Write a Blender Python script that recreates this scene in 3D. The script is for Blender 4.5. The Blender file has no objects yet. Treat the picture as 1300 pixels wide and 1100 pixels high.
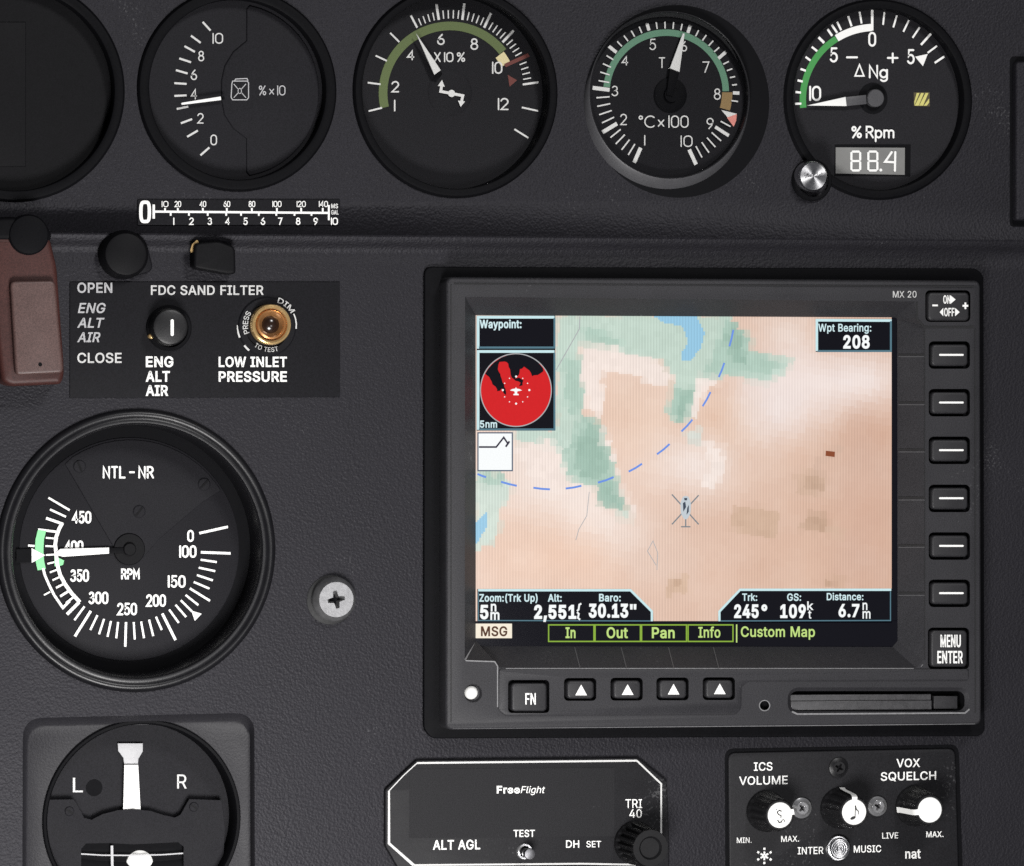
import bpy, bmesh, math, random
from mathutils import Vector, Matrix
from mathutils.geometry import tessellate_polygon
random.seed(7)

# ------------------------------------------------------------------ camera, world, lights
S = 0.000227                       # metres per unit; a unit is about one photo pixel on the panel face
CAM = Vector((-950.0, 450.0, 5600.0))     # panel coordinates: u right, v down, h out of the panel
AIM = Vector((650.0, 550.0, 0.0))
def W(p):
    return Vector(((p[0] - 650) * S, -p[2] * S, (1100 - p[1]) * S + 0.6))
scene = bpy.context.scene
COL = scene.collection
cam_data = bpy.data.cameras.new('camera')
cam = bpy.data.objects.new('camera', cam_data); COL.objects.link(cam)
cam.location = W(CAM)
cam.rotation_euler = (W(AIM) - W(CAM)).to_track_quat('-Z', 'Y').to_euler()
FOC = (AIM - CAM).length
cam_data.sensor_width = 36.0
cam_data.lens = 36.0 * FOC / 1300.0
cam_data.clip_start = 0.02; cam_data.clip_end = 50.0
scene.camera = cam

world = bpy.data.worlds.new('World'); scene.world = world; world.use_nodes = True
wb = world.node_tree.nodes['Background']
wb.inputs[0].default_value = (0.85, 0.87, 1.0, 1); wb.inputs[1].default_value = 0.05

def area(name, loc, aim, size, watts, col):
    l = bpy.data.lights.new(name, 'AREA'); l.shape = 'DISK'; l.size = size * S; l.energy = watts; l.color = col
    o = bpy.data.objects.new(name, l); COL.objects.link(o)
    o.location = W(loc); o.rotation_euler = (W(aim) - W(loc)).to_track_quat('-Z', 'Y').to_euler()
area('key_light', (1500, -1900, 3300), (700, 600, 0), 800, 4.4, (1.0, 0.99, 0.98))
area('low_fill_light', (150, 1650, 1700), (500, 800, 0), 700, 2.9, (1.0, 0.985, 0.97))
area('side_light', (1350, 1350, 4600), (300, 800, 0), 1000, 1.3, (1.0, 0.99, 1.0))
scene.view_settings.view_transform = 'Standard'
scene.view_settings.look = 'None'
scene.view_settings.exposure = 0.0
scene.view_settings.gamma = 1.0
scene.view_settings.use_curve_mapping = False
scene.render.film_transparent = False
try:
    scene.cycles.use_denoising = False
    scene.cycles.max_bounces = 6
    scene.cycles.caustics_reflective = False; scene.cycles.caustics_refractive = False
except Exception:
    pass

# ------------------------------------------------------------------ photo pixel -> point on a plane h above the panel
_F = (AIM - CAM).normalized()
_R = Vector((_F.z * -1.0, 0, _F.x)); _R = Vector((-_F.z, 0, _F.x)).normalized()
if _R.x < 0: _R = -_R
_D = _F.cross(_R)
if _D.y < 0: _D = -_D
def U(x, y, h=0.0):
    d = _F * FOC + _R * (x - 650) + _D * (y - 550)
    t = (h - CAM.z) / d.z
    p = CAM + d * t
    return (p.x, p.y, h)
def UL(pts, h=0.0):
    return [U(x, y, h) for x, y in pts]
def Z(ox, oy, s):                  # coordinates measured in an enlarged crop -> photo pixels
    return lambda *p: (ox + p[0] * s, oy + p[1] * s)

# ------------------------------------------------------------------ materials
def srgb(r, g, b):
    f = lambda c: (c / 12.92 if c <= 0.04045 else ((c + 0.055) / 1.055) ** 2.4)
    return (f(r / 255), f(g / 255), f(b / 255), 1)
MATS = {}
def mat(name, rgb, rough=0.5, metal=0.0, spec=0.5, vary=0.12, vscale=900, bump=0.0, bscale=1100, kind='noise', coat=0.0, speck=0.0, dust=0.0):
    m = bpy.data.materials.new(name); m.use_nodes = True
    nt = m.node_tree; N = nt.nodes; L = nt.links
    b = N['Principled BSDF']
    b.inputs['Roughness'].default_value = rough; b.inputs['Metallic'].default_value = metal
    b.inputs['Specular IOR Level'].default_value = spec
    if coat: b.inputs['Coat Weight'].default_value = coat; b.inputs['Coat Roughness'].default_value = 0.1
    tc = N.new('ShaderNodeTexCoord')
    n1 = N.new('ShaderNodeTexNoise'); n1.inputs['Scale'].default_value = vscale; n1.inputs['Detail'].default_value = 4
    L.new(tc.outputs['Object'], n1.inputs['Vector'])
    mx = N.new('ShaderNodeMix'); mx.data_type = 'RGBA'
    c = Vector(rgb[:3])
    mx.inputs['A'].default_value = (*(c * (1 - vary)), 1); mx.inputs['B'].default_value = (*[min(1, v) for v in c * (1 + vary)], 1)
    L.new(n1.outputs['Fac'], mx.inputs['Factor'])
    col = mx.outputs['Result']
    if speck:
        n2 = N.new('ShaderNodeTexNoise'); n2.inputs['Scale'].default_value = 3200; n2.inputs['Detail'].default_value = 1
        L.new(tc.outputs['Object'], n2.inputs['Vector'])
        mr = N.new('ShaderNodeMapRange'); mr.inputs['From Min'].default_value = 0.3; mr.inputs['From Max'].default_value = 0.7
        mr.inputs['To Min'].default_value = 1 - speck; mr.inputs['To Max'].default_value = 1 + speck
        L.new(n2.outputs['Fac'], mr.inputs['Value'])
        mm = N.new('ShaderNodeMix'); mm.data_type = 'RGBA'; mm.blend_type = 'MULTIPLY'; mm.inputs['Factor'].default_value = 1
        L.new(col, mm.inputs['A']); L.new(mr.outputs['Result'], mm.inputs['B']); col = mm.outputs['Result']
    if dust:                           # scattered pale dust and fine scuffs
        nd = N.new('ShaderNodeTexNoise'); nd.inputs['Scale'].default_value = 1300; nd.inputs['Detail'].default_value = 2
        npatch = N.new('ShaderNodeTexNoise'); npatch.inputs['Scale'].default_value = 38; npatch.inputs['Detail'].default_value = 3
        L.new(tc.outputs['Object'], nd.inputs['Vector']); L.new(tc.outputs['Object'], npatch.inputs['Vector'])
        mu = N.new('ShaderNodeMath'); mu.operation = 'MULTIPLY'; L.new(nd.outputs['Fac'], mu.inputs[0]); L.new(npatch.outputs['Fac'], mu.inputs[1])
        md = N.new('ShaderNodeMapRange'); md.inputs['From Min'].default_value = 0.40; md.inputs['From Max'].default_value = 0.50; md.inputs['To Max'].default_value = dust
        L.new(mu.outputs[0], md.inputs['Value'])
        mq = N.new('ShaderNodeMix'); mq.data_type = 'RGBA'; mq.inputs['B'].default_value = (0.16, 0.16, 0.165, 1)
        L.new(md.outputs['Result'], mq.inputs['Factor']); L.new(col, mq.inputs['A']); col = mq.outputs['Result']
    L.new(col, b.inputs['Base Color'])
    rr = N.new('ShaderNodeMapRange'); rr.inputs['To Min'].default_value = max(0.03, rough - 0.08); rr.inputs['To Max'].default_value = min(1, rough + 0.08)
    L.new(n1.outputs['Fac'], rr.inputs['Value']); L.new(rr.outputs['Result'], b.inputs['Roughness'])
    if bump:
        bp = N.new('ShaderNodeBump'); bp.inputs['Strength'].default_value = bump; bp.inputs['Distance'].default_value = 0.0004
        if kind == 'leather':
            v = N.new('ShaderNodeTexVoronoi'); v.feature = 'SMOOTH_F1'; v.inputs['Scale'].default_value = bscale
            n3 = N.new('ShaderNodeTexNoise'); n3.inputs['Scale'].default_value = bscale * 0.6; n3.inputs['Detail'].default_value = 3
            L.new(tc.outputs['Object'], n3.inputs['Vector'])
            va = N.new('ShaderNodeVectorMath'); va.operation = 'MULTIPLY_ADD'
            va.inputs[1].default_value = (0.00035,) * 3
            L.new(n3.outputs['Color'], va.inputs[0]); L.new(tc.outputs['Object'], va.inputs[2])
            L.new(va.outputs[0], v.inputs['Vector'])
            ad = N.new('ShaderNodeMath'); ad.operation = 'ADD'
            L.new(v.outputs['Distance'], ad.inputs[0]); L.new(n3.outputs['Fac'], ad.inputs[1])
            L.new(ad.outputs[0], bp.inputs['Height'])
        elif kind == 'rings':
            w = N.new('ShaderNodeTexNoise'); w.inputs['Scale'].default_value = bscale; w.inputs['Detail'].default_value = 2
            mp = N.new('ShaderNodeMapping'); mp.inputs['Scale'].default_value = (1, 1, 0.08)
            L.new(tc.outputs['Object'], mp.inputs['Vector']); L.new(mp.outputs[0], w.inputs['Vector'])
            L.new(w.outputs['Fac'], bp.inputs['Height'])
        else:
            w = N.new('ShaderNodeTexNoise'); w.inputs['Scale'].default_value = bscale; w.inputs['Detail'].default_value = 3
            L.new(tc.outputs['Object'], w.inputs['Vector']); L.new(w.outputs['Fac'], bp.inputs['Height'])
        L.new(bp.outputs['Normal'], b.inputs['Normal'])
    MATS[name] = m
    return m
def emit(name, rgb, strength=1.0):
    m = bpy.data.materials.new(name); m.use_nodes = True
    N = m.node_tree.nodes; L = m.node_tree.links
    b = N['Principled BSDF']; b.inputs['Base Color'].default_value = (0.004, 0.004, 0.005, 1); b.inputs['Roughness'].default_value = 0.1; b.inputs['Specular IOR Level'].default_value = 0.12
    tc = N.new('ShaderNodeTexCoord'); n = N.new('ShaderNodeTexNoise'); n.inputs['Scale'].default_value = 2500
    L.new(tc.outputs['Object'], n.inputs['Vector'])
    mx = N.new('ShaderNodeMix'); mx.data_type = 'RGBA'
    c = Vector(rgb[:3]); mx.inputs['A'].default_value = (*(c * 0.9), 1); mx.inputs['B'].default_value = (*(c * 1.06), 1)
    L.new(n.outputs['Fac'], mx.inputs['Factor']); L.new(mx.outputs['Result'], b.inputs['Emission Color'])
    b.inputs['Emission Strength'].default_value = strength
    MATS[name] = m
    return m

M_PANEL = mat('panel_paint', (0.0112, 0.0107, 0.0134), 0.55, spec=0.23, vary=0.2, vscale=35, bump=0.32, bscale=1600, kind='leather', speck=0.36, dust=0.28)
for _n in MATS['panel_paint'].node_tree.nodes:
    if _n.type == 'BSDF_PRINCIPLED': _n.inputs['Specular Tint'].default_value = (0.95, 0.94, 1.0, 1)
M_BEZEL = mat('display_case_paint', (0.0240, 0.0236, 0.0266), 0.52, spec=0.26, vary=0.16, vscale=90, bump=0.12, bscale=2600, speck=0.28, dust=0.3)
M_DIAL = mat('dial_black', (0.0098, 0.0095, 0.0118), 0.65, spec=0.14, vary=0.15, vscale=90, speck=0.3)
M_DIALG = mat('dial_grey', (0.0138, 0.0134, 0.0158), 0.65, spec=0.14, vary=0.15, vscale=90, speck=0.3)
M_BLACK = mat('matte_black', (0.0038, 0.0038, 0.0047), 0.6, spec=0.06, vary=0.2, vscale=200, speck=0.2)
M_VOID = mat('deep_black', (0.004, 0.004, 0.005), 0.8, spec=0.1)
M_RIM = mat('satin_black_rim', (0.0070, 0.0069, 0.0083), 0.35, spec=0.30, vary=0.15, vscale=300, bump=0.05, bscale=2000)
M_RING = mat('anodised_grey_ring', (0.060, 0.0595, 0.064), 0.45, spec=0.4, vary=0.12, vscale=300, bump=0.05, bscale=2000, speck=0.15)
M_WHITE = mat('white_paint', (0.82, 0.82, 0.80), 0.5, vary=0.04, vscale=2500)
M_OFFWHITE = mat('dim_white_paint', (0.55, 0.55, 0.54), 0.5, vary=0.06, vscale=2500)
M_DIMTXT = mat('faded_white_paint', (0.40, 0.40, 0.41), 0.55, vary=0.25, vscale=3500)
M_OLIVE = mat('olive_green_paint', srgb(96, 112, 62), 0.55, vary=0.06)
M_SAGE = mat('sage_green_paint', srgb(98, 146, 118), 0.55, vary=0.06)
M_GREEN = mat('green_paint', srgb(56, 138, 66), 0.55, vary=0.06)
M_LGREEN = mat('pale_green_paint', srgb(128, 208, 146), 0.55, vary=0.06)
M_CREAM = mat('cream_paint', srgb(236, 222, 170), 0.5, vary=0.06)
M_AMBER = mat('amber_paint', srgb(150, 122, 76), 0.55, vary=0.1)
M_REDP = mat('dark_red_paint', srgb(112, 52, 44), 0.55, vary=0.1)
M_PINK = mat('salmon_red_paint', srgb(236, 150, 138), 0.5, vary=0.08)
M_REDPL = mat('red_brown_plastic', srgb(60, 34, 31), 0.5, spec=0.25, vary=0.25, vscale=140, bump=0.06, speck=0.28)
M_REDWORNGLARE = mat('worn_glare_red_plastic', srgb(80, 61, 58), 0.45, spec=0.35, vary=0.2, vscale=140, bump=0.06, speck=0.28)  # paler than the cover: wear and glare both mixed into the colour
M_CHROME = mat('polished_steel', (0.72, 0.72, 0.73), 0.18, metal=0.85, vary=0.15, vscale=500, bump=0.04, bscale=900)
M_STEEL = mat('scratched_steel', (0.24, 0.24, 0.245), 0.34, metal=0.65, vary=0.45, vscale=700, bump=0.05, bscale=1500, speck=0.05)
M_TURNED = mat('turned_aluminium', (0.80, 0.80, 0.81), 0.30, metal=1.0, vary=0.08, vscale=900, speck=0.04)
_nt = M_TURNED.node_tree; _tg = _nt.nodes.new('ShaderNodeTangent'); _tg.direction_type = 'RADIAL'; _tg.axis = 'Y'
_pb = _nt.nodes['Principled BSDF']; _pb.inputs['Anisotropic'].default_value = 0.85; _nt.links.new(_tg.outputs[0], _pb.inputs['Tangent'])
M_DSTEEL = mat('dark_steel', (0.20, 0.20, 0.21), 0.35, metal=1, vary=0.2, vscale=700, bump=0.05)
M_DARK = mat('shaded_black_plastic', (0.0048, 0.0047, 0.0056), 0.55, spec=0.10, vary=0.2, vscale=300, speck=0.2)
M_BRASS = mat('amber_brass', (0.95, 0.58, 0.26), 0.2, metal=0.7, vary=0.25, vscale=600)
M_KNOB = mat('black_knob_plastic', (0.0085, 0.0084, 0.0093), 0.42, spec=0.32, vary=0.2, vscale=400, bump=0.08, bscale=1800, speck=0.15)
M_PLATE = mat('black_faceplate', (0.0110, 0.0108, 0.0124), 0.55, spec=0.18, vary=0.14, vscale=110, bump=0.06, bscale=2500, speck=0.3, dust=0.3)
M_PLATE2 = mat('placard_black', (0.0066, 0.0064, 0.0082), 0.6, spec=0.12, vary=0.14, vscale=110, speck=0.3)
M_BUTTON = mat('button_rubber', (0.0190, 0.0187, 0.0208), 0.5, spec=0.34, vary=0.16, vscale=250, bump=0.05, bscale=2500, speck=0.2)
M_GROOVE = mat('groove_dark', (0.014, 0.014, 0.015), 0.6, spec=0.3)
M_EDGE = mat('edge_highlight_paint', (0.17, 0.17, 0.175), 0.4, spec=0.5, vary=0.45, vscale=1100)  # pale colour standing for light caught on edges
M_LCD = mat('lcd_grey', (0.19, 0.19, 0.185), 0.3, spec=0.5, vary=0.2, vscale=200)
M_YEL = mat('yellow_stripe_paint', srgb(196, 190, 110), 0.5, vary=0.15)
M_DKOL = mat('dark_olive_paint', srgb(74, 66, 44), 0.5, vary=0.15)
M_CARD = mat('card_grey_plastic', (0.046, 0.0455, 0.048), 0.42, spec=0.5, vary=0.3, vscale=500, speck=0.2)
E_WHITE = emit('screen_white', srgb(252, 255, 255))
E_BLACK = emit('screen_black', (0.0035, 0.0035, 0.006))
E_CYAN = emit('screen_cyan', srgb(204, 236, 240))
E_TEAL = emit('screen_teal', srgb(86, 122, 136))
E_LIME = emit('screen_lime', srgb(196, 226, 132))
E_LIMEB = emit('screen_lime_border', srgb(140, 178, 62))
E_RED = emit('screen_red', srgb(214, 34, 36))
E_CREAM = emit('screen_cream', srgb(250, 240, 220))
E_BROWN = emit('screen_brown', srgb(88, 58, 40))
E_BLUE = emit('screen_blue', srgb(112, 150, 232))
E_GREY = emit('screen_grey', srgb(128, 136, 142))
E_LGREY = emit('screen_light_grey', srgb(176, 178, 180))

def glass_mat():
    m = bpy.data.materials.new('cover_glass_clear'); m.use_nodes = True
    N = m.node_tree.nodes; L = m.node_tree.links
    N.remove(N['Principled BSDF'])
    t = N.new('ShaderNodeBsdfTransparent'); g = N.new('ShaderNodeBsdfGlossy'); g.inputs['Roughness'].default_value = 0.06
    f = N.new('ShaderNodeFresnel'); f.inputs['IOR'].default_value = 1.45
    mx = N.new('ShaderNodeMixShader')
    L.new(f.outputs[0], mx.inputs[0]); L.new(t.outputs[0], mx.inputs[1]); L.new(g.outputs[0], mx.inputs[2])
    L.new(mx.outputs[0], N['Material Output'].inputs['Surface'])
    return m
M_GLASS = glass_mat()

# ------------------------------------------------------------------ mesh builder (panel coordinates)
def poly_area(p):
    return 0.5 * sum(p[i][0] * p[(i + 1) % len(p)][1] - p[(i + 1) % len(p)][0] * p[i][1] for i in range(len(p)))
def inset(pts, d):
    """Offset a closed outline inwards by d (2D in the first two coordinates)."""
    n = len(pts); s = 1 if poly_area(pts) > 0 else -1
    out = []
    for i in range(n):
        a, b, c = Vector(pts[i - 1][:2]), Vector(pts[i][:2]), Vector(pts[(i + 1) % n][:2])
        e1, e2 = (b - a), (c - b)
        if e1.length < 1e-9 or e2.length < 1e-9:
            out.append(tuple(b)); continue
        e1.normalize(); e2.normalize()
        n1 = Vector((-e1.y, e1.x)) * s; n2 = Vector((-e2.y, e2.x)) * s
        m = n1 + n2
        if m.length < 1e-6: m = n1.copy()
        m.normalize()
        k = d / max(0.35, m.dot(n1))
        out.append((b.x + m.x * k, b.y + m.y * k))
    return out
def inside(p, poly):
    x, y = p[0], p[1]; r = False; n = len(poly)
    for i in range(n):
        x1, y1 = poly[i][:2]; x2, y2 = poly[(i + 1) % n][:2]
        if (y1 > y) != (y2 > y) and x < (x2 - x1) * (y - y1) / (y2 - y1) + x1: r = not r
    return r
def rrect(x0, y0, x1, y1, r=4, n=5):
    p = []
    for cx, cy, a in ((x1 - r, y1 - r, 0), (x0 + r, y1 - r, 90), (x0 + r, y0 + r, 180), (x1 - r, y0 + r, 270)):
        for k in range(n + 1):
            t = math.radians(a + 90 * k / n); p.append((cx + r * math.cos(t), cy + r * math.sin(t)))
    return p
def rpoly(corners, r=4, n=4):
    """Round the corners of a polygon."""
    out = []; m = len(corners)
    for i in range(m):
        a, b, c = Vector(corners[i - 1]), Vector(corners[i]), Vector(corners[(i + 1) % m])
        rr = min(r, (a - b).length * 0.45, (c - b).length * 0.45)
        p = b + (a - b).normalized() * rr; q = b + (c - b).normalized() * rr
        for k in range(n + 1):
            t = k / n; out.append(tuple((1 - t) ** 2 * p + 2 * t * (1 - t) * b + t * t * q))
    return out
def circ(c, r, n=72, a0=0.0):
    return [(c[0] + r * math.cos(a0 + 2 * math.pi * k / n), c[1] + r * math.sin(a0 + 2 * math.pi * k / n)) for k in range(n)]

def triangles(loops):
    """Triangles of an outline with holes, tried at several rotations until their area is right."""
    want = abs(poly_area(loops[0])) - sum(abs(poly_area(l)) for l in loops[1:])
    c = loops[0][0]; size = max(1e-6, max(abs(p[0] - c[0]) + abs(p[1] - c[1]) for p in loops[0])); k = 100.0 / size
    best = None
    flat_ = [p for l in loops for p in l]
    for ang in (0.0, 0.37, 1.13, 0.71, 1.9, 2.6, 0.05):
        ca, sa = math.cos(ang) * k, math.sin(ang) * k
        T = tessellate_polygon([[Vector(((p[0] - c[0]) * ca - (p[1] - c[1]) * sa, (p[0] - c[0]) * sa + (p[1] - c[1]) * ca, 0)) for p in l] for l in loops])
        got = sum(abs(poly_area([flat_[i] for i in t])) for t in T)
        err = abs(got - want) / max(1e-9, want)
        if best is None or err < best[0]: best = (err, T)
        if err < 0.002: break
    if best[0] > 0.02: print('TESS', round(best[0], 3), len(loops), len(loops[0]), size)
    return best[1]

class MB:
    def __init__(self):
        self.v = []; self.f = []; self.k = 0; self.fc = {}
    def add(self, pts):
        i = len(self.v); self.v += [tuple(p) for p in pts]; return list(range(i, i + len(pts)))
    def flat(self, loops, h=None):
        """Filled outline; the loops after the first are holes."""
        L3 = [[Vector((p[0], p[1], p[2] if h is None else h)) for p in lp] for lp in loops]
        allp = [p for lp in L3 for p in lp]
        ids = self.add(allp)
        for t in triangles(L3): self.f.append([ids[i] for i in t])
        return self
    def bridge(self, A, B):
        n = len(A)
        for i in range(n): self.f.append([A[i], A[(i + 1) % n], B[(i + 1) % n], B[i]])
    def prism(self, out, h0, h1, bev=2.0, steps=3, back=False):
        """Raised plate: outline at its front, rounded front edge."""
        rings = [self.add([(p[0], p[1], h0) for p in out])]
        bev = min(bev, (h1 - h0) * 0.95)
        for k in range(steps + 1):
            a = math.pi / 2 * k / steps
            ins = inset(out, bev * (1 - math.cos(a)))
            rings.append(self.add([(p[0], p[1], h1 - bev + bev * math.sin(a)) for p in ins]))
        for a, b in zip(rings, rings[1:]): self.bridge(a, b)
        top = [self.v[i] for i in rings[-1]]
        for t in triangles([top]): self.f.append([rings[-1][i] for i in t])
        if back: self.f.append(rings[0][::-1])
        return self
    def lathe(self, c, prof, n=96, a0=0.0, c2=None, cap=False):
        """Rings (radius, height) about the axis through c."""
        hs = [p[1] for p in prof]; lo, hi = min(hs), max(hs)
        prev = None
        for r, h in prof:
            cc = c if c2 is None or hi == lo else [c[0] + (c2[0] - c[0]) * (h - lo) / (hi - lo), c[1] + (c2[1] - c[1]) * (h - lo) / (hi - lo)]
            if r <= 0: ring = self.add([(cc[0], cc[1], h)])
            else: ring = self.add([(x, y, h) for x, y in circ(cc, r, n, a0)])
            if prev:
                if len(ring) == 1:
                    for i in range(n): self.f.append([prev[i], prev[(i + 1) % n], ring[0]])
                elif len(prev) == 1:
                    for i in range(n): self.f.append([prev[0], ring[i], ring[(i + 1) % n]])
                else: self.bridge(prev, ring)
            prev = ring
        if cap: self.f.append(prev)
        return self
    def stroke(self, pts, w, h=None, w2=None, closed=False, cap=True):
        """Ribbon along a polyline lying on the face; each stroke sits a hair above the last."""
        P = [Vector(p[:2]) for p in pts]
        hh = [(h if h is not None else p[2]) + self.k * 0.06 for p in pts]; self.k += 1
        Q = [P[0]]; H = [hh[0]]
        for p, z in zip(P[1:], hh[1:]):
            if (p - Q[-1]).length > 1e-4: Q.append(p); H.append(z)
        if closed and (Q[0] - Q[-1]).length < 1e-3: Q.pop(); H.pop()
        n = len(Q)
        if n < 2: return self
        Ls, Rs = [], []
        for i in range(n):
            if closed: a, b, c = Q[i - 1], Q[i], Q[(i + 1) % n]
            else: a, b, c = Q[max(0, i - 1)], Q[i], Q[min(n - 1, i + 1)]
            e1 = (b - a) if (b - a).length > 1e-9 else (c - b); e2 = (c - b) if (c - b).length > 1e-9 else (b - a)
            e1 = e1.normalized(); e2 = e2.normalized()
            m = Vector((-(e1 + e2).y, (e1 + e2).x))
            if m.length < 1e-6: m = Vector((-e1.y, e1.x))
            m.normalize(); k = 1 / max(0.45, m.dot(Vector((-e1.y, e1.x))))
            ww = (w if w2 is None else w + (w2 - w) * i / (n - 1)) / 2
            Ls.append((b.x + m.x * ww * k, b.y + m.y * ww * k, H[i])); Rs.append((b.x - m.x * ww * k, b.y - m.y * ww * k, H[i]))
        li = self.add(Ls); ri = self.add(Rs)
        for i in range(n if closed else n - 1):
            j = (i + 1) % n; self.f.append([li[i], li[j], ri[j], ri[i]])
        if cap == 'round' and not closed:
            for idx, d, ww in ((0, (Q[0] - Q[1]).normalized(), w), (n - 1, (Q[-1] - Q[-2]).normalized(), w if w2 is None else w2)):
                base = math.atan2(d.y, d.x); arc = []
                for k in range(1, 6):
                    t = base - math.pi / 2 + math.pi * k / 6
                    arc.append((Q[idx].x + ww / 2 * math.cos(t), Q[idx].y + ww / 2 * math.sin(t), H[idx]))
                ai = self.add(arc)
                s, e = (ri[idx], li[idx])
                pa = Vector(self.v[s][:2]) - Vector(arc[0][:2]); pb = Vector(self.v[e][:2]) - Vector(arc[0][:2])
                if pa.length > pb.length: s, e = e, s
                self.f.append([s] + ai + [e])
        return self
    def build(self, name, material, parent=None, label=None, sharp=35, origin=None):
        me = bpy.data.meshes.new(name)
        off = BASE.get(parent.name, Vector()) if parent is not None else (origin or Vector())
        me.from_pydata([W(p) - off for p in self.v], [], self.f)
        bm = bmesh.new(); bm.from_mesh(me)
        bmesh.ops.remove_doubles(bm, verts=bm.verts, dist=1e-8)
        bmesh.ops.dissolve_degenerate(bm, dist=1e-8, edges=bm.edges)
        bmesh.ops.recalc_face_normals(bm, faces=bm.faces)
        # flat sheets and open shells face the viewer
        tot = sum(f.normal.y * f.calc_area() for f in bm.faces)
        if tot > 0: bmesh.ops.reverse_faces(bm, faces=bm.faces)
        if any(len(f.verts) > 4 for f in bm.faces): pass
        bm.to_mesh(me); bm.free()
        for p in me.polygons: p.use_smooth = True
        try: me.set_sharp_from_angle(angle=math.radians(sharp))
        except Exception: pass
        me.materials.append(material)
        o = bpy.data.objects.new(name, me); COL.objects.link(o)
        if parent is not None:
            o.parent = parent; BASE[o.name] = off
        else:
            o.location = off; BASE[o.name] = off
        if label: o['label'] = label
        return o
BASE = {}
def thing(name, label, cat, at, group=None):
    o = bpy.data.objects.new(name, None); COL.objects.link(o)
    o.location = W(at); o.empty_display_size = 0.01; BASE[o.name] = Vector(W(at))
    o['label'] = label; o['category'] = cat
    if group: o['group'] = group
    return o

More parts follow.
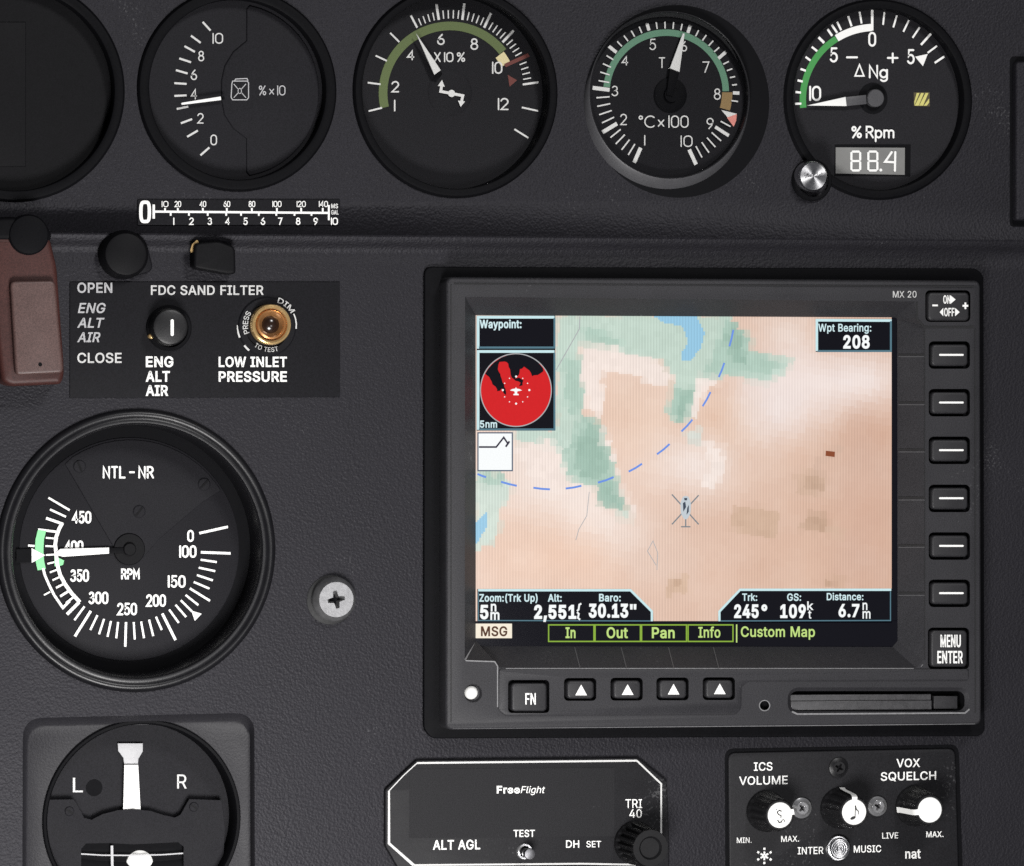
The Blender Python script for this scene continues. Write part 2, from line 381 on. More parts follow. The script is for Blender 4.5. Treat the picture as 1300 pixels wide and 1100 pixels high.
# ------------------------------------------------------------------ lettering
CAPH = 509.0
GLYPHS = {
'A':(480,'16,0 201,509 276,509 463,0 395,0 287,302 264,372 232,478 245,478 213,371 191,302 85,0|110,142 110,199 370,199 370,142'),
'B':(456,'60,0 60,509 241,509 289,504 329,491 359,469 381,442 394,410 398,374 395,344 387,320 356,286 315,267 315,262 339,257 363,245 385,227 402,203 414,173 418,136 413,100 400,67 377,39 344,18 301,4 247,0|125,57 245,57 296,63 330,80 349,105 355,137 352,161 342,184 327,203 306,218 279,228 248,231 125,231|125,285 238,285 288,296 308,309 323,326 333,348 336,372 330,403 313,429 283,446 240,452 125,452'),
'C':(510,'267,-7 205,1 150,25 104,63 70,115 48,179 40,254 48,329 70,393 104,445 150,484 205,508 267,516 340,504 373,490 402,471 427,447 448,418 463,385 473,348 408,348 389,395 357,428 315,449 267,456 223,450 184,432 150,403 125,364 109,314 103,254 109,194 125,145 151,105 184,76 223,59 267,53 315,60 357,81 389,114 408,160 473,160 463,124 448,91 428,62 402,38 373,19 341,5 305,-4'),
'D':(502,'219,0 96,0 96,57 215,57 272,63 318,81 354,110 379,149 394,198 399,255 394,312 379,361 354,399 320,428 275,446 221,452 93,452 93,509 225,509 294,501 353,478 399,441 433,391 455,329 462,255 455,181 433,119 398,68 351,31 291,8|125,509 125,0 60,0 60,509'),
'E':(419,'60,0 60,509 372,509 372,452 125,452 125,286 355,286 355,229 125,229 125,57 375,57 375,0'),
'F':(410,'60,0 60,509 369,509 369,452 125,452 125,278 346,278 346,221 125,221 125,0'),
'G':(520,'269,-7 205,1 149,25 104,64 69,116 47,179 40,254 47,329 69,393 103,445 149,484 203,508 265,516 304,513 340,504 374,489 403,469 429,445 449,416 465,384 474,349 408,349 387,393 356,427 315,448 265,456 222,450 183,432 150,404 125,364 109,314 103,254 109,194 125,145 151,105 184,76 224,59 269,53 309,57 345,71 374,93 396,123 410,160 415,202 434,199 283,199 283,256 478,256 478,200 471,141 451,91 419,50 377,19 326,0'),
'H':(517,'60,0 60,509 125,509 125,289 392,289 392,509 457,509 457,0 392,0 392,232 125,232 125,0'),
'I':(300,'31,0 31,57 118,57 118,452 31,452 31,509 269,509 269,452 183,452 183,57 269,57 269,0'),
'L':(393,'60,0 60,509 125,509 125,57 361,57 361,0'),
'M':(628,'60,0 60,509 152,509 277,187 287,159 299,123 311,84 322,49 307,49 318,83 330,121 342,158 352,187 476,509 568,509 568,0 504,0 504,291 504,327 505,369 506,413 507,457 513,457 498,409 482,363 467,322 456,291 342,0 286,0 170,291 159,321 145,361 129,408 112,457 119,457 120,416 121,372 122,328 122,291 122,0'),
'N':(523,'60,0 60,509 136,509 343,183 363,151 388,107 414,55 405,54 401,108 399,157 399,195 399,509 463,509 463,0 387,0 202,290 177,331 148,381 108,452 119,454 122,384 124,328 125,291 125,0'),
'O':(533,'267,-7 205,1 150,25 105,63 70,115 48,179 40,254 48,329 70,393 105,445 150,484 205,508 267,516 329,508 384,484 429,445 464,393 486,329 493,254 486,179 464,115 429,63 384,25 329,1|267,53 310,59 349,76 383,105 408,144 425,194 430,254 425,314 408,365 383,404 349,433 310,450 267,456 223,450 184,433 151,404 125,364 109,314 103,254 109,194 125,144 151,105 184,76 223,59'),
'P':(445,'60,0 60,509 235,509 289,503 332,487 366,462 390,430 404,391 409,348 404,304 390,265 366,233 332,207 289,191 235,186 109,186 109,242 233,242 269,246 297,256 318,272 333,294 342,319 344,348 342,376 333,402 318,423 297,439 268,449 232,452 125,452 125,0'),
'Q':(533,'245,159 313,159 369,85 384,65 468,-48 401,-48 346,27 331,46|267,-7 205,1 150,25 105,63 70,115 48,179 40,254 48,329 70,393 105,445 150,484 205,508 267,516 329,508 384,484 429,445 464,393 486,329 493,254 486,179 464,115 429,63 384,25 329,1|267,53 310,59 349,76 383,105 408,144 425,194 430,254 425,314 408,365 383,404 349,433 310,450 267,456 223,450 184,433 151,404 125,364 109,314 103,254 109,194 125,144 151,105 184,76 223,59'),
'R':(449,'60,0 60,509 236,509 290,504 333,489 367,465 390,433 405,395 409,352 405,309 390,271 367,240 333,217 289,203 236,198 96,198 96,255 234,255 269,258 298,267 319,281 334,300 342,324 345,352 342,380 334,405 319,425 298,440 269,449 233,452 125,452 125,0|353,0 230,229 303,229 428,0'),
'S':(447,'224,-9 172,-4 128,9 91,31 64,60 46,96 38,137 104,137 110,110 123,88 142,71 166,59 224,49 257,52 286,60 311,74 329,92 341,114 346,139 342,161 332,179 296,205 245,222 184,239 128,260 86,289 60,326 52,372 58,413 75,448 102,476 138,498 180,511 227,516 275,511 316,498 351,476 377,449 394,415 401,378 337,378 326,412 302,437 267,453 225,459 194,456 167,448 145,435 129,418 118,398 115,376 119,352 131,334 169,308 212,293 264,279 312,264 359,238 395,198 405,171 408,139 403,99 386,64 360,34 323,11 278,-4'),
'T':(449,'32,452 32,509 417,509 417,452 257,452 257,0 193,0 193,452'),
'U':(517,'259,-8 203,-2 154,15 114,43 85,80 66,124 60,173 60,509 124,509 124,178 128,144 141,113 160,87 187,68 220,56 259,52 298,56 331,68 357,87 377,113 389,144 393,178 393,509 457,509 457,173 451,124 433,80 403,43 363,15 315,-2'),
'V':(480,'204,0 16,509 84,509 192,206 215,137 248,31 235,31 267,138 290,206 395,509 463,509 278,0'),
'W':(686,'155,0 16,509 82,509 163,196 175,145 187,94 197,40 189,40 200,94 211,145 224,196 306,509 380,509 462,196 474,145 486,94 497,40 488,40 499,94 510,145 523,196 603,509 670,509 530,0 455,0 368,323 351,391 336,475 350,475 335,395 318,323 230,0'),
'X':(474,'18,0 217,284 217,236 29,509 104,509 178,400 204,361 223,329 243,292 232,292 252,329 272,361 298,400 374,509 446,509 259,239 259,287 456,0 382,0 292,129 268,165 250,195 230,231 244,231 225,196 206,166 182,129 91,0'),
'Z':(438,'42,0 42,46 273,385 306,431 341,476 348,454 285,452 223,452 40,452 40,509 397,509 397,462 169,129 134,81 97,33 90,54 152,57 214,57 399,57 399,0'),
'a':(389,'160,-9 126,-5 94,5 68,22 48,45 35,73 30,108 34,138 43,161 58,179 78,193 125,211 178,220 234,227 265,235 273,243 276,255 276,257 267,297 240,322 196,331 149,322 118,301 100,274 41,291 57,322 79,346 104,364 133,375 194,384 239,379 286,360 306,343 322,320 333,290 337,251 337,0 277,0 277,52 272,52 252,25 215,1|170,45 202,49 228,59 248,74 263,93 272,115 276,138 276,190 259,182 231,176 200,171 175,168 134,159 103,139 95,124 92,105 102,72 130,52'),
'b':(424,'229,-8 198,-5 172,4 138,31 118,59 112,59 112,0 53,0 53,509 114,509 114,319 118,319 137,346 171,373 197,381 229,384 274,378 313,361 345,332 370,293 385,245 390,189 385,133 370,84 346,45 313,16 274,-2|220,47 253,51 279,66 301,88 316,117 325,151 328,189 325,227 316,261 301,290 280,311 253,325 220,330 188,325 161,312 140,291 125,263 116,229 113,189 116,150 125,115 140,86 162,65 188,51'),
'c':(396,'207,-8 159,-2 117,16 82,46 56,85 40,133 34,187 40,243 56,291 82,330 117,360 159,378 207,384 260,377 305,356 340,322 362,277 303,262 290,289 270,311 242,325 207,330 173,325 145,310 124,287 108,258 99,224 96,187 99,151 108,117 124,89 145,66 173,51 207,46 243,52 271,66 292,89 304,117 363,102 341,56 306,21 261,-1'),
'd':(424,'195,-8 151,-2 111,16 79,45 55,84 39,133 34,189 39,245 55,293 79,332 112,361 151,378 196,384 228,381 253,373 287,346 306,319 311,319 311,509 372,509 372,0 313,0 313,59 307,59 287,31 252,4 227,-5|205,47 236,51 263,65 284,86 299,115 309,150 312,189 309,229 300,263 284,291 263,312 237,325 205,330 172,325 145,311 124,290 108,261 99,227 96,189 99,151 109,117 124,88 145,66 172,51'),
'e':(404,'212,-8 161,-2 117,16 82,46 56,85 40,132 34,187 39,242 55,290 81,329 115,359 157,378 205,384 266,374 294,361 319,341 341,315 357,282 368,242 371,194 371,169 75,169 75,221 338,221 310,202 307,237 298,269 283,294 263,314 237,326 205,330 173,326 146,313 125,294 109,270 99,241 96,211 96,178 100,139 110,106 128,80 151,61 179,50 212,46 254,53 285,73 306,105 365,91 353,63 335,39 311,19 283,4 249,-5'),
'f':(254,'228,379 228,327 6,327 6,379|81,0 81,432 84,461 96,486 113,505 135,519 187,530 222,527 243,521 227,468 215,472 195,474 171,470 154,460 145,443 142,419 142,0'),
'g':(425,'207,-151 168,-148 134,-140 82,-110 51,-69 101,-41 122,-66 154,-88 207,-97 249,-92 282,-75 304,-47 311,-6 311,68 306,68 287,41 252,16 227,8 195,5 152,10 113,27 80,53 55,90 39,136 34,191 39,246 55,293 80,332 112,361 152,378 196,384 228,382 253,373 288,346 308,319 313,319 313,379 372,379 372,-9 367,-54 350,-90 324,-117 291,-136 251,-147|205,59 237,63 264,75 285,95 300,121 309,154 312,193 309,231 300,264 285,291 264,312 237,325 205,330 172,325 145,312 124,290 109,262 99,229 96,193 99,155 109,123 124,96 145,76 172,63'),
'h':(410,'114,227 114,0 53,0 53,509 114,509 114,287 102,287 124,332 152,362 187,379 227,384 264,380 295,369 321,349 341,321 353,285 357,240 357,0 296,0 296,235 290,275 273,304 246,323 210,329 184,326 161,317 141,303 126,283 117,257'),
'i':(167,'53,0 53,379 114,379 114,0|84,443 67,446 54,455 44,468 41,483 44,499 54,512 67,521 84,524 100,521 114,512 123,499 126,483 123,468 114,455 100,446'),
'k':(381,'110,137 110,212 121,212 284,379 360,379 184,199 177,199|53,0 53,509 114,509 114,0|294,0 148,186 191,229 372,0'),
'l':(189,'139,-2 101,3 74,20 58,47 53,84 53,509 114,509 114,99 120,62 130,54 146,52 160,53 170,54 181,3 162,-1'),
'm':(610,'53,0 53,379 112,379 112,295 108,295 118,323 132,346 172,376 219,386 257,380 287,361 309,331 321,295 312,295 322,321 337,343 381,375 437,386 468,383 497,372 522,354 541,328 553,296 557,255 557,0 496,0 496,254 490,289 473,313 447,326 419,330 395,328 374,320 345,290 335,247 335,0 274,0 274,260 269,288 253,311 229,326 199,330 158,320 140,307 126,289 117,266 114,238 114,0'),
'n':(410,'114,227 114,0 53,0 53,379 112,379 112,287 102,287 124,332 152,362 187,379 227,384 264,380 295,369 321,349 341,321 353,285 357,240 357,0 296,0 296,235 290,275 273,304 246,323 210,329 184,326 161,317 141,303 126,283 117,257'),
'o':(415,'207,-8 159,-2 117,16 82,46 56,85 40,133 34,187 40,243 56,291 82,330 117,360 159,378 207,384 256,378 299,360 333,330 359,291 376,243 381,187 376,133 359,85 333,46 299,16 256,-2|207,46 242,51 270,66 292,89 307,117 316,151 319,187 316,224 307,258 292,287 270,310 242,325 207,330 173,325 145,310 124,287 108,258 99,224 96,187 99,151 108,117 124,89 145,66 173,51'),
'p':(424,'53,-143 53,379 112,379 112,319 118,319 137,346 171,373 197,381 229,384 274,378 313,361 345,332 370,293 385,245 390,189 385,133 370,84 346,45 313,16 274,-2 229,-8 198,-5 173,4 138,31 118,59 114,59 114,-143|220,47 253,51 279,66 301,88 316,117 325,151 328,189 325,227 316,261 301,290 280,311 253,325 220,330 188,325 161,312 140,291 125,263 116,229 113,189 116,150 125,115 140,86 162,65 188,51'),
'q':(424,'372,-143 311,-143 311,59 306,59 287,31 252,4 227,-5 195,-8 151,-2 111,16 79,45 55,84 39,133 34,189 39,245 55,293 79,332 112,361 151,378 196,384 228,381 253,373 287,346 307,319 313,319 313,379 372,379|205,47 236,51 263,65 284,86 299,115 309,150 312,189 309,229 300,263 284,291 263,312 237,325 205,330 172,325 145,311 124,290 108,261 99,227 96,189 99,151 109,117 124,88 145,66 172,51'),
'r':(259,'53,0 53,379 112,379 112,321 115,321 130,347 152,367 181,380 213,385 229,384 243,384 243,322 230,324 207,326 182,323 159,315 140,301 126,284 117,262 114,237 114,0'),
's':(365,'182,-8 145,-5 112,3 84,18 62,38 45,63 36,94 94,107 105,79 124,60 150,49 181,45 217,50 244,62 262,81 268,103 265,121 254,136 237,147 212,155 149,170 104,186 72,208 53,237 47,274 51,305 65,332 87,354 115,370 149,381 187,384 223,381 254,372 279,358 299,339 324,290 268,277 258,298 243,316 219,328 187,333 156,329 131,317 114,299 109,277 112,258 124,243 172,223 229,209 275,194 306,171 325,142 331,107 326,75 312,47 290,24 260,6 223,-5'),
't':(227,'204,379 204,327 6,327 6,379|65,471 126,471 126,98 128,76 136,61 150,53 170,50 185,51 202,54 213,2 192,-3 168,-4 125,2 92,21 72,52 65,93'),
'u':(410,'182,-5 146,-1 115,11 89,31 69,59 57,95 53,139 53,379 114,379 114,144 119,105 137,75 164,56 200,50 226,53 249,62 268,77 283,97 293,122 296,153 296,379 357,379 357,0 298,0 298,92 307,92 286,47 257,17 222,0'),
'w':(567,'138,0 23,379 87,379 133,214 154,137 175,41 165,41 186,135 206,214 252,379 316,379 362,214 382,136 402,41 391,41 413,135 434,214 480,379 545,379 429,0 368,0 319,172 305,225 291,280 277,338 291,338 277,280 263,225 248,172 199,0'),
'x':(379,'21,0 171,218 171,171 29,379 100,379 147,306 179,253 207,206 175,206 202,253 233,306 282,379 352,379 209,169 209,214 358,0 287,0 231,85 200,136 173,182 205,182 178,136 148,85 91,0'),
'y':(389,'47,-139 61,-86 71,-87 104,-89 130,-74 151,-36 163,-1 17,379 84,379 165,155 187,87 206,21 184,21 202,87 224,155 305,379 371,379 204,-58 177,-107 139,-136 91,-145 65,-143'),
'0':(453,'227,-7 174,1 130,24 95,62 69,113 53,178 48,254 53,330 69,395 95,447 130,484 174,508 227,516 279,508 323,484 358,447 384,395 400,330 405,254 400,178 384,113 359,62 323,24 279,1|227,50 261,56 290,74 313,103 330,144 340,194 344,254 340,314 330,365 313,405 290,435 261,453 227,460 192,453 163,435 140,405 123,365 113,314 109,254 113,194 123,144 140,103 163,74 192,56'),
'1':(453,'76,0 76,55 391,55 391,0|276,509 276,0 212,0 212,448 209,448 86,358 86,427 198,509'),
'2':(453,'64,0 64,47 234,229 282,282 311,327 320,371 317,397 308,419 293,436 273,449 224,460 196,457 172,447 153,433 139,413 130,390 127,362 66,362 71,405 86,442 111,473 143,496 182,511 225,516 268,511 306,497 337,474 361,445 376,411 381,372 371,318 336,259 267,180 153,60 153,57 389,57 389,0'),
'3':(453,'218,-7 173,-3 133,10 98,30 70,57 52,91 44,132 109,132 115,107 126,87 144,71 165,59 219,50 275,61 297,74 315,93 325,116 329,145 326,172 316,196 299,217 275,234 242,244 201,248 157,248 157,299 288,448 288,452 70,452 70,509 372,509 372,461 211,278 211,289 264,288 308,276 344,253 371,222 387,186 393,145 387,103 370,66 344,36 309,12 266,-2'),
'4':(453,'40,105 40,158 247,509 311,509 109,166 109,163 413,163 413,105|282,0 282,121 282,146 282,318 343,318 343,0'),
'5':(453,'221,-7 178,-2 140,11 108,32 83,60 66,93 60,130 122,130 127,108 138,89 173,60 221,50 250,53 276,64 298,82 314,104 324,131 328,162 324,193 314,221 297,244 275,262 248,273 218,277 167,268 128,246 67,253 96,509 366,509 366,452 151,452 134,301 136,301 178,325 229,334 263,330 294,321 321,306 345,285 364,260 379,231 388,199 391,163 385,117 369,76 343,41 309,15 268,-1'),
'6':(453,'226,-7 182,-1 142,15 109,40 84,74 69,115 64,162 68,199 80,239 137,340 252,509 322,509 151,261 145,261 165,288 196,307 235,314 278,309 316,295 346,271 370,240 384,201 389,157 384,112 368,73 343,39 310,14 271,-2|226,48 254,52 279,63 299,79 314,101 324,128 327,157 324,187 314,213 299,235 279,251 254,262 226,265 198,262 174,252 153,235 138,214 128,188 125,158 128,128 138,102 153,79 174,63 198,52'),
'7':(453,'97,0 323,448 323,452 62,452 62,509 391,509 391,449 165,0'),
'8':(453,'226,-7 178,-2 136,11 101,33 74,62 57,96 52,135 55,166 65,195 81,220 101,241 125,256 153,265 153,267 119,282 93,308 76,342 70,380 75,417 90,450 114,477 146,498 184,511 226,516 269,511 306,498 337,477 361,450 377,417 382,380 376,342 359,308 333,282 300,267 300,265 327,256 351,241 372,220 387,195 397,166 401,135 395,96 378,62 352,33 317,11 275,-2|226,49 258,52 285,60 307,74 323,91 333,113 337,139 333,165 322,189 305,208 283,223 256,232 226,235 196,232 169,223 147,208 130,189 119,165 115,139 119,113 129,91 145,74 167,60 195,52|226,290 274,300 293,313 307,330 316,351 319,376 316,399 308,420 294,437 275,449 226,460 177,449 159,437 145,420 136,399 133,376 136,351 145,330 159,313 178,300'),
'9':(453,'226,516 271,510 310,494 343,468 368,434 384,393 389,347 385,309 373,270 315,168 200,0 130,0 301,248 307,248 287,221 257,202 218,195 175,199 137,214 106,237 83,269 68,307 64,352 69,397 85,436 110,469 143,494 182,510|226,460 199,457 174,446 154,429 138,407 129,381 125,352 129,322 138,295 154,274 174,257 199,247 226,243 254,247 279,257 299,273 314,295 324,321 327,350 324,381 314,407 299,429 279,446 254,457'),
'.':(188,'95,-4 78,-1 63,9 53,24 50,41 53,59 63,73 78,83 95,87 113,83 128,73 138,59 141,41 138,24 128,9 113,-1'),
',':(188,'38,-119 68,71 137,71 84,-119'),
':':(188,'95,-4 78,-1 63,9 53,24 50,41 53,59 63,73 78,83 95,87 113,83 128,73 138,59 141,41 138,24 128,9 113,-1|95,271 78,274 63,284 53,299 50,316 53,334 63,349 78,359 95,362 113,359 128,349 138,334 141,316 138,299 128,284 113,274'),
'(':(273,'89,207 101,324 132,441 177,539 236,539 191,428 161,313 151,207 160,115 188,16 236,-96 177,-96 139,-21 111,55 95,131'),
')':(273,'37,-96 86,18 113,116 122,207 112,313 82,428 37,539 97,539 142,441 173,323 184,207 178,130 161,53 134,-22 97,-96'),
'"':(321,'78,318 70,509 136,509 128,318|193,318 185,509 250,509 243,318'),
'°':(316,'158,283 128,287 101,298 77,316 59,340 47,367 43,397 47,428 59,455 77,479 101,497 128,509 158,513 188,509 216,497 239,479 257,455 269,428 273,397 269,367 257,340 239,316 216,298 188,287|158,334 190,343 213,366 222,397 213,430 190,453 158,462 126,453 103,430 95,397 103,366 126,343'),
'-':(453,'337,244 337,188 114,188 114,244'),
'+':(453,'198,34 198,364 255,364 255,34|61,172 61,226 391,226 391,172'),
'/':(249,'235,533 71,-76 14,-76 178,533'),
}
_GL = {}
def glyph(ch):
    if ch not in _GL:
        a, s = GLYPHS[ch]
        loops = [[tuple(map(float, q.split(','))) for q in lp.split()] for lp in s.split('|')] if s else []
        _GL[ch] = (a, loops)
    return _GL[ch]
def text(mb, s, x0, x1, base, cap, h, bold=0.0, italic=0.0, slope=0.0, place=None, caps=None):
    """Letters fitted between x0 and x1 (photo pixels) on a baseline, cap height cap; place bends them elsewhere."""
    X = 0; items = []
    for ch in s:
        if ch == ' ': X += 230; continue
        a, loops = glyph(ch); items.append((X, loops)); X += a + bold * 1.2
    mn = min(q[0] for q in items[0][1][0]) - bold
    mxx = items[-1][0] + max(q[0] for lp in items[-1][1] for q in lp) + bold
    sx = (x1 - x0) / (mxx - mn); sy = cap / CAPH
    for X, loops in items:
        lps = loops
        outs = [lp for lp in lps]
        shapes = []
        for lp in sorted(outs, key=lambda q: -abs(poly_area(q))):
            for sh in shapes:
                if poly_area(lp) * poly_area(sh[0]) < 0 and all(inside(q, sh[0]) for q in lp[::2]):
                    sh.append(lp); break
            else: shapes.append([lp])
        for k, sh in enumerate(shapes):
            L = []
            for lp in sh:
                q = []
                for gx, gy in lp:
                    px = x0 + (gx + X - mn) * sx + italic * gy * sy; py = base - gy * sy
                    py += (px - x0) * slope
                    if place: px, py = place(px, py)
                    q.append(U(px, py, h + 0.06 * k))
                L.append(q)
            mb.flat(L)
            if bold:                   # thicker weight: a ribbon along the outline, a hair above the fill
                for lp in L:
                    mb.k = (mb.k % 5) + 2
                    mb.stroke(lp, 2 * bold * (sx * 0.5 + sy * 0.5), None, closed=True)
    return mb
# single-line engraved lettering for the gauges; units: cap height 10
def A(cx, cy, rx, ry, a0, a1, n=14):
    return [(cx + rx * math.cos(math.radians(a0 + (a1 - a0) * k / n)), cy + ry * math.sin(math.radians(a0 + (a1 - a0) * k / n))) for k in range(n + 1)]
SF = {
 '0': (5.6, [A(2.8, 7, 2.8, 3, 0, 180, 10) + A(2.8, 3, 2.8, 3, 180, 360, 10) + [(5.6, 7)]]),
 '1': (0.0, [[(0, 0), (0, 10)]]),
 '2': (5.4, [A(2.7, 7.2, 2.7, 2.8, 165, -38, 12) + [(0, 0), (5.4, 0)]]),
 '3': (5.4, [A(2.6, 7.6, 2.3, 2.4, 150, -90, 12) + A(2.6, 2.7, 2.8, 2.7, 90, -155, 12)[1:]]),
 '4': (5.6, [[(4.3, 0), (4.3, 10), (0, 2.9), (5.6, 2.9)]]),
 '5': (5.4, [[(5.0, 10), (1.1, 10), (0.6, 5.3)] + A(2.6, 3.2, 2.8, 3.2, 132, -150, 12)]),
 '6': (5.6, [A(2.8, 2.9, 2.8, 2.9, 150, -210, 18) + [(1.2, 6.8), (3.9, 10)]]),
 '7': (5.2, [[(0, 10), (5.2, 10), (1.8, 0)]]),
 '8': (5.4, [A(2.7, 7.7, 2.2, 2.3, -90, 270, 16), A(2.7, 2.7, 2.7, 2.7, 90, 450, 18)]),
 '9': (5.6, [A(2.8, 7.1, 2.8, 2.9, -30, 330, 18) + [(4.4, 3.2), (1.7, 0)]]),
 'N': (5.0, [[(0, 0), (0, 10), (5.0, 0), (5.0, 10)]]),
 'T': (4.6, [[(0, 10), (4.6, 10)], [(2.3, 10), (2.3, 0)]]),
 'L': (4.2, [[(0, 10), (0, 0), (4.2, 0)]]),
 'R': (4.8, [[(0, 0), (0, 10)] + A(2.2, 7.4, 2.4, 2.6, 90, -90, 10) + [(0, 4.8)], [(2.4, 4.8), (4.8, 0)]]),
 'P': (4.6, [[(0, 0), (0, 10)] + A(2.1, 7.3, 2.5, 2.7, 90, -90, 10) + [(0, 4.6)]]),
 'M': (5.8, [[(0, 0), (0, 10), (2.9, 3.5), (5.8, 10), (5.8, 0)]]),
 'C': (6.6, [A(4.4, 5, 4.4, 5, 48, 312, 18)]),
 'g': (4.6, [A(2.3, 3.2, 2.3, 3.2, 0, 360, 16), [(4.6, 6.4), (4.6, -1.0)] + A(2.4, -1.0, 2.2, 2.2, 0, -150, 8)]),
 'p': (4.4, [[(0, 6.6), (0, -3.4)], A(2.2, 3.2, 2.2, 3.2, 0, 360, 16)]),
 'm': (7.0, [[(0, 0), (0, 6.6)], [(0, 4.6)] + A(1.75, 4.6, 1.75, 2.0, 180, 0, 8) + [(3.5, 0)], [(3.5, 4.6)] + A(5.25, 4.6, 1.75, 2.0, 180, 0, 8) + [(7.0, 0)]]),
 'x': (4.2, [[(0, 1), (4.2, 6.4)], [(0, 6.4), (4.2, 1)]]),
 'X': (5.0, [[(0, 0), (5.0, 10)], [(0, 10), (5.0, 0)]]),
 '%': (6.6, [[(0.6, 0), (6.0, 10)], A(1.3, 8, 1.3, 1.8, 0, 360, 12), A(5.3, 2, 1.3, 1.8, 0, 360, 12)]),
 '°': (2.6, [A(1.3, 8.6, 1.3, 1.4, 0, 360, 12)]),
 '-': (3.6, [[(0, 5), (3.6, 5)]]),
 '+': (5.0, [[(0, 5), (5.0, 5)], [(2.5, 2.5), (2.5, 7.5)]]),
 'D': (6.4, [[(0, 0.2), (3.2, 9.8), (6.4, 0.2), (0, 0.2)]]),
}
def etext(mb, s, cx, cy, height, width, h, w, cap='round', gap=2.0):
    """Stroke lettering centred on a photo pixel; height and width in photo pixels, stroke w."""
    X = 0; items = []
    for ch in s:
        if ch == ' ': X += 2.2; continue
        wd, st = SF[ch]; items.append((X, st)); X += wd + gap
    tw = max(0.01, X - gap)
    sy = height / 10.0; sx = width / tw if tw > 0.1 else 1.0
    for X, st in items:
        for ln in st:
            q = [U(cx + (x + X - tw / 2) * sx if tw > 0.1 else cx, cy - (y - 5) * sy, h) for x, y in ln]
            closed = (Vector(q[0]) - Vector(q[-1])).length < 1e-3 and len(q) > 3
            mb.stroke(q, w, None, closed=closed, cap=False if closed else cap)
    return mb
def pline(mb, pts, w, h, w2=None, cap=False, closed=False):
    return mb.stroke(UL(pts, h), w, None, w2=w2, cap=cap, closed=closed)
def arcband(mb, c, r0, r1, a0, a1, h, n=60):
    """Band between two radii about pixel centre c, angles in degrees (0 right, 90 down, 270 up), photo pixels."""
    o = [(c[0] + r1 * math.cos(math.radians(a0 + (a1 - a0) * k / n)), c[1] + r1 * math.sin(math.radians(a0 + (a1 - a0) * k / n))) for k in range(n + 1)]
    i = [(c[0] + r0 * math.cos(math.radians(a0 + (a1 - a0) * k / n)), c[1] + r0 * math.sin(math.radians(a0 + (a1 - a0) * k / n))) for k in range(n + 1)]
    A_ = mb.add(UL(o, h)); B_ = mb.add(UL(i, h))
    for k in range(n): mb.f.append([A_[k], A_[k + 1], B_[k + 1], B_[k]])
    return mb
def minors(c, a, b, n, f0, f1):
    """n short ticks between two long ones (each an inner/outer pair), placed by angle about c."""
    out = []
    def pol(p): return math.atan2(p[1] - c[1], p[0] - c[0]), math.hypot(p[0] - c[0], p[1] - c[1])
    (ti, ri), (_, ro) = pol(a[0]), pol(a[1]); (tj, rj), (_, rp) = pol(b[0]), pol(b[1])
    d = (tj - ti + math.pi) % (2 * math.pi) - math.pi
    for k in range(1, n + 1):
        f = k / (n + 1); t = ti + d * f; r0 = ri + (rj - ri) * f; r1 = ro + (rp - ro) * f
        lo, hi = r0 + (r1 - r0) * f0, r0 + (r1 - r0) * f1
        out.append([(c[0] + lo * math.cos(t), c[1] + lo * math.sin(t)), (c[0] + hi * math.cos(t), c[1] + hi * math.sin(t))])
    return out

# ------------------------------------------------------------------ the panel
HP = 10.0                                # the upper part of the panel stands this far proud of the lower
GA = {                                   # dial centre (photo), dial depth, radii: dial, inner wall, outside; rim height, panel height
 'blank':  ((15, 115), -6, 118, 124, 138, 15, HP),
 'fuel':   ((298, 115), -4, 110, 112, 127, 16, HP),
 'torque': ((571.5, 118.5), -16, 120, 122, 134, 16, HP),
 'temp':   ((861, 129), 8, 112, 114, 124, 13, HP),
 'speed':  ((1110, 127.5), -4, 113, 117, 130, 15, HP),
 'rotor':  ((165, 697.5), -44, 139, 152, 176, 9, 0),
}
def gc(k):
    (x, y), hd = GA[k][0], GA[k][1]
    p = U(x, y, hd); return (p[0], p[1])
VR = U(650, 300, HP)[1]
up = MB()
up.flat([[(-700, -700, HP), (2200, -700, HP), (2200, VR, HP), (-700, VR, HP)]] +
        [[(x, y, HP) for x, y in circ(gc(k), GA[k][4] - 3, 96)] for k in ('blank', 'fuel', 'torque', 'temp', 'speed')])
prev = None                              # rounded lower edge of the upper part
for dv, h in ((0, HP), (3, HP - .4), (7, HP - 2.2), (10, HP - 4.6), (13, 2.6), (16, -.2), (20, -2.2), (25, -2.6), (30, -1.6), (35, -.4), (40, 0.0)):
    row = up.add([(-700, VR + dv, h), (2200, VR + dv, h)])
    if prev: up.f.append([prev[0], prev[1], row[1], row[0]])
    prev = row
TRAY = [(29, 912), (323, 905), (324, 1210), (28, 1210)]
tray_out = [(p[0], p[1]) for p in UL(rpoly(TRAY, 26, 6), 0)]
up.flat([[(-700, VR + 40, 0), (2200, VR + 40, 0), (2200, 1700, 0), (-700, 1700, 0)],
         [(x, y, 0) for x, y in circ(gc('rotor'), GA['rotor'][4] - 4, 96)],
         [(x, y, 0) for x, y in tray_out]])
panel = up.build('instrument_panel', M_PANEL, origin=W((650, 550, 0)))
panel['kind'] = 'structure'; panel['label'] = 'dark grey textured instrument panel with a low step across its upper third'
panel['category'] = 'panel'

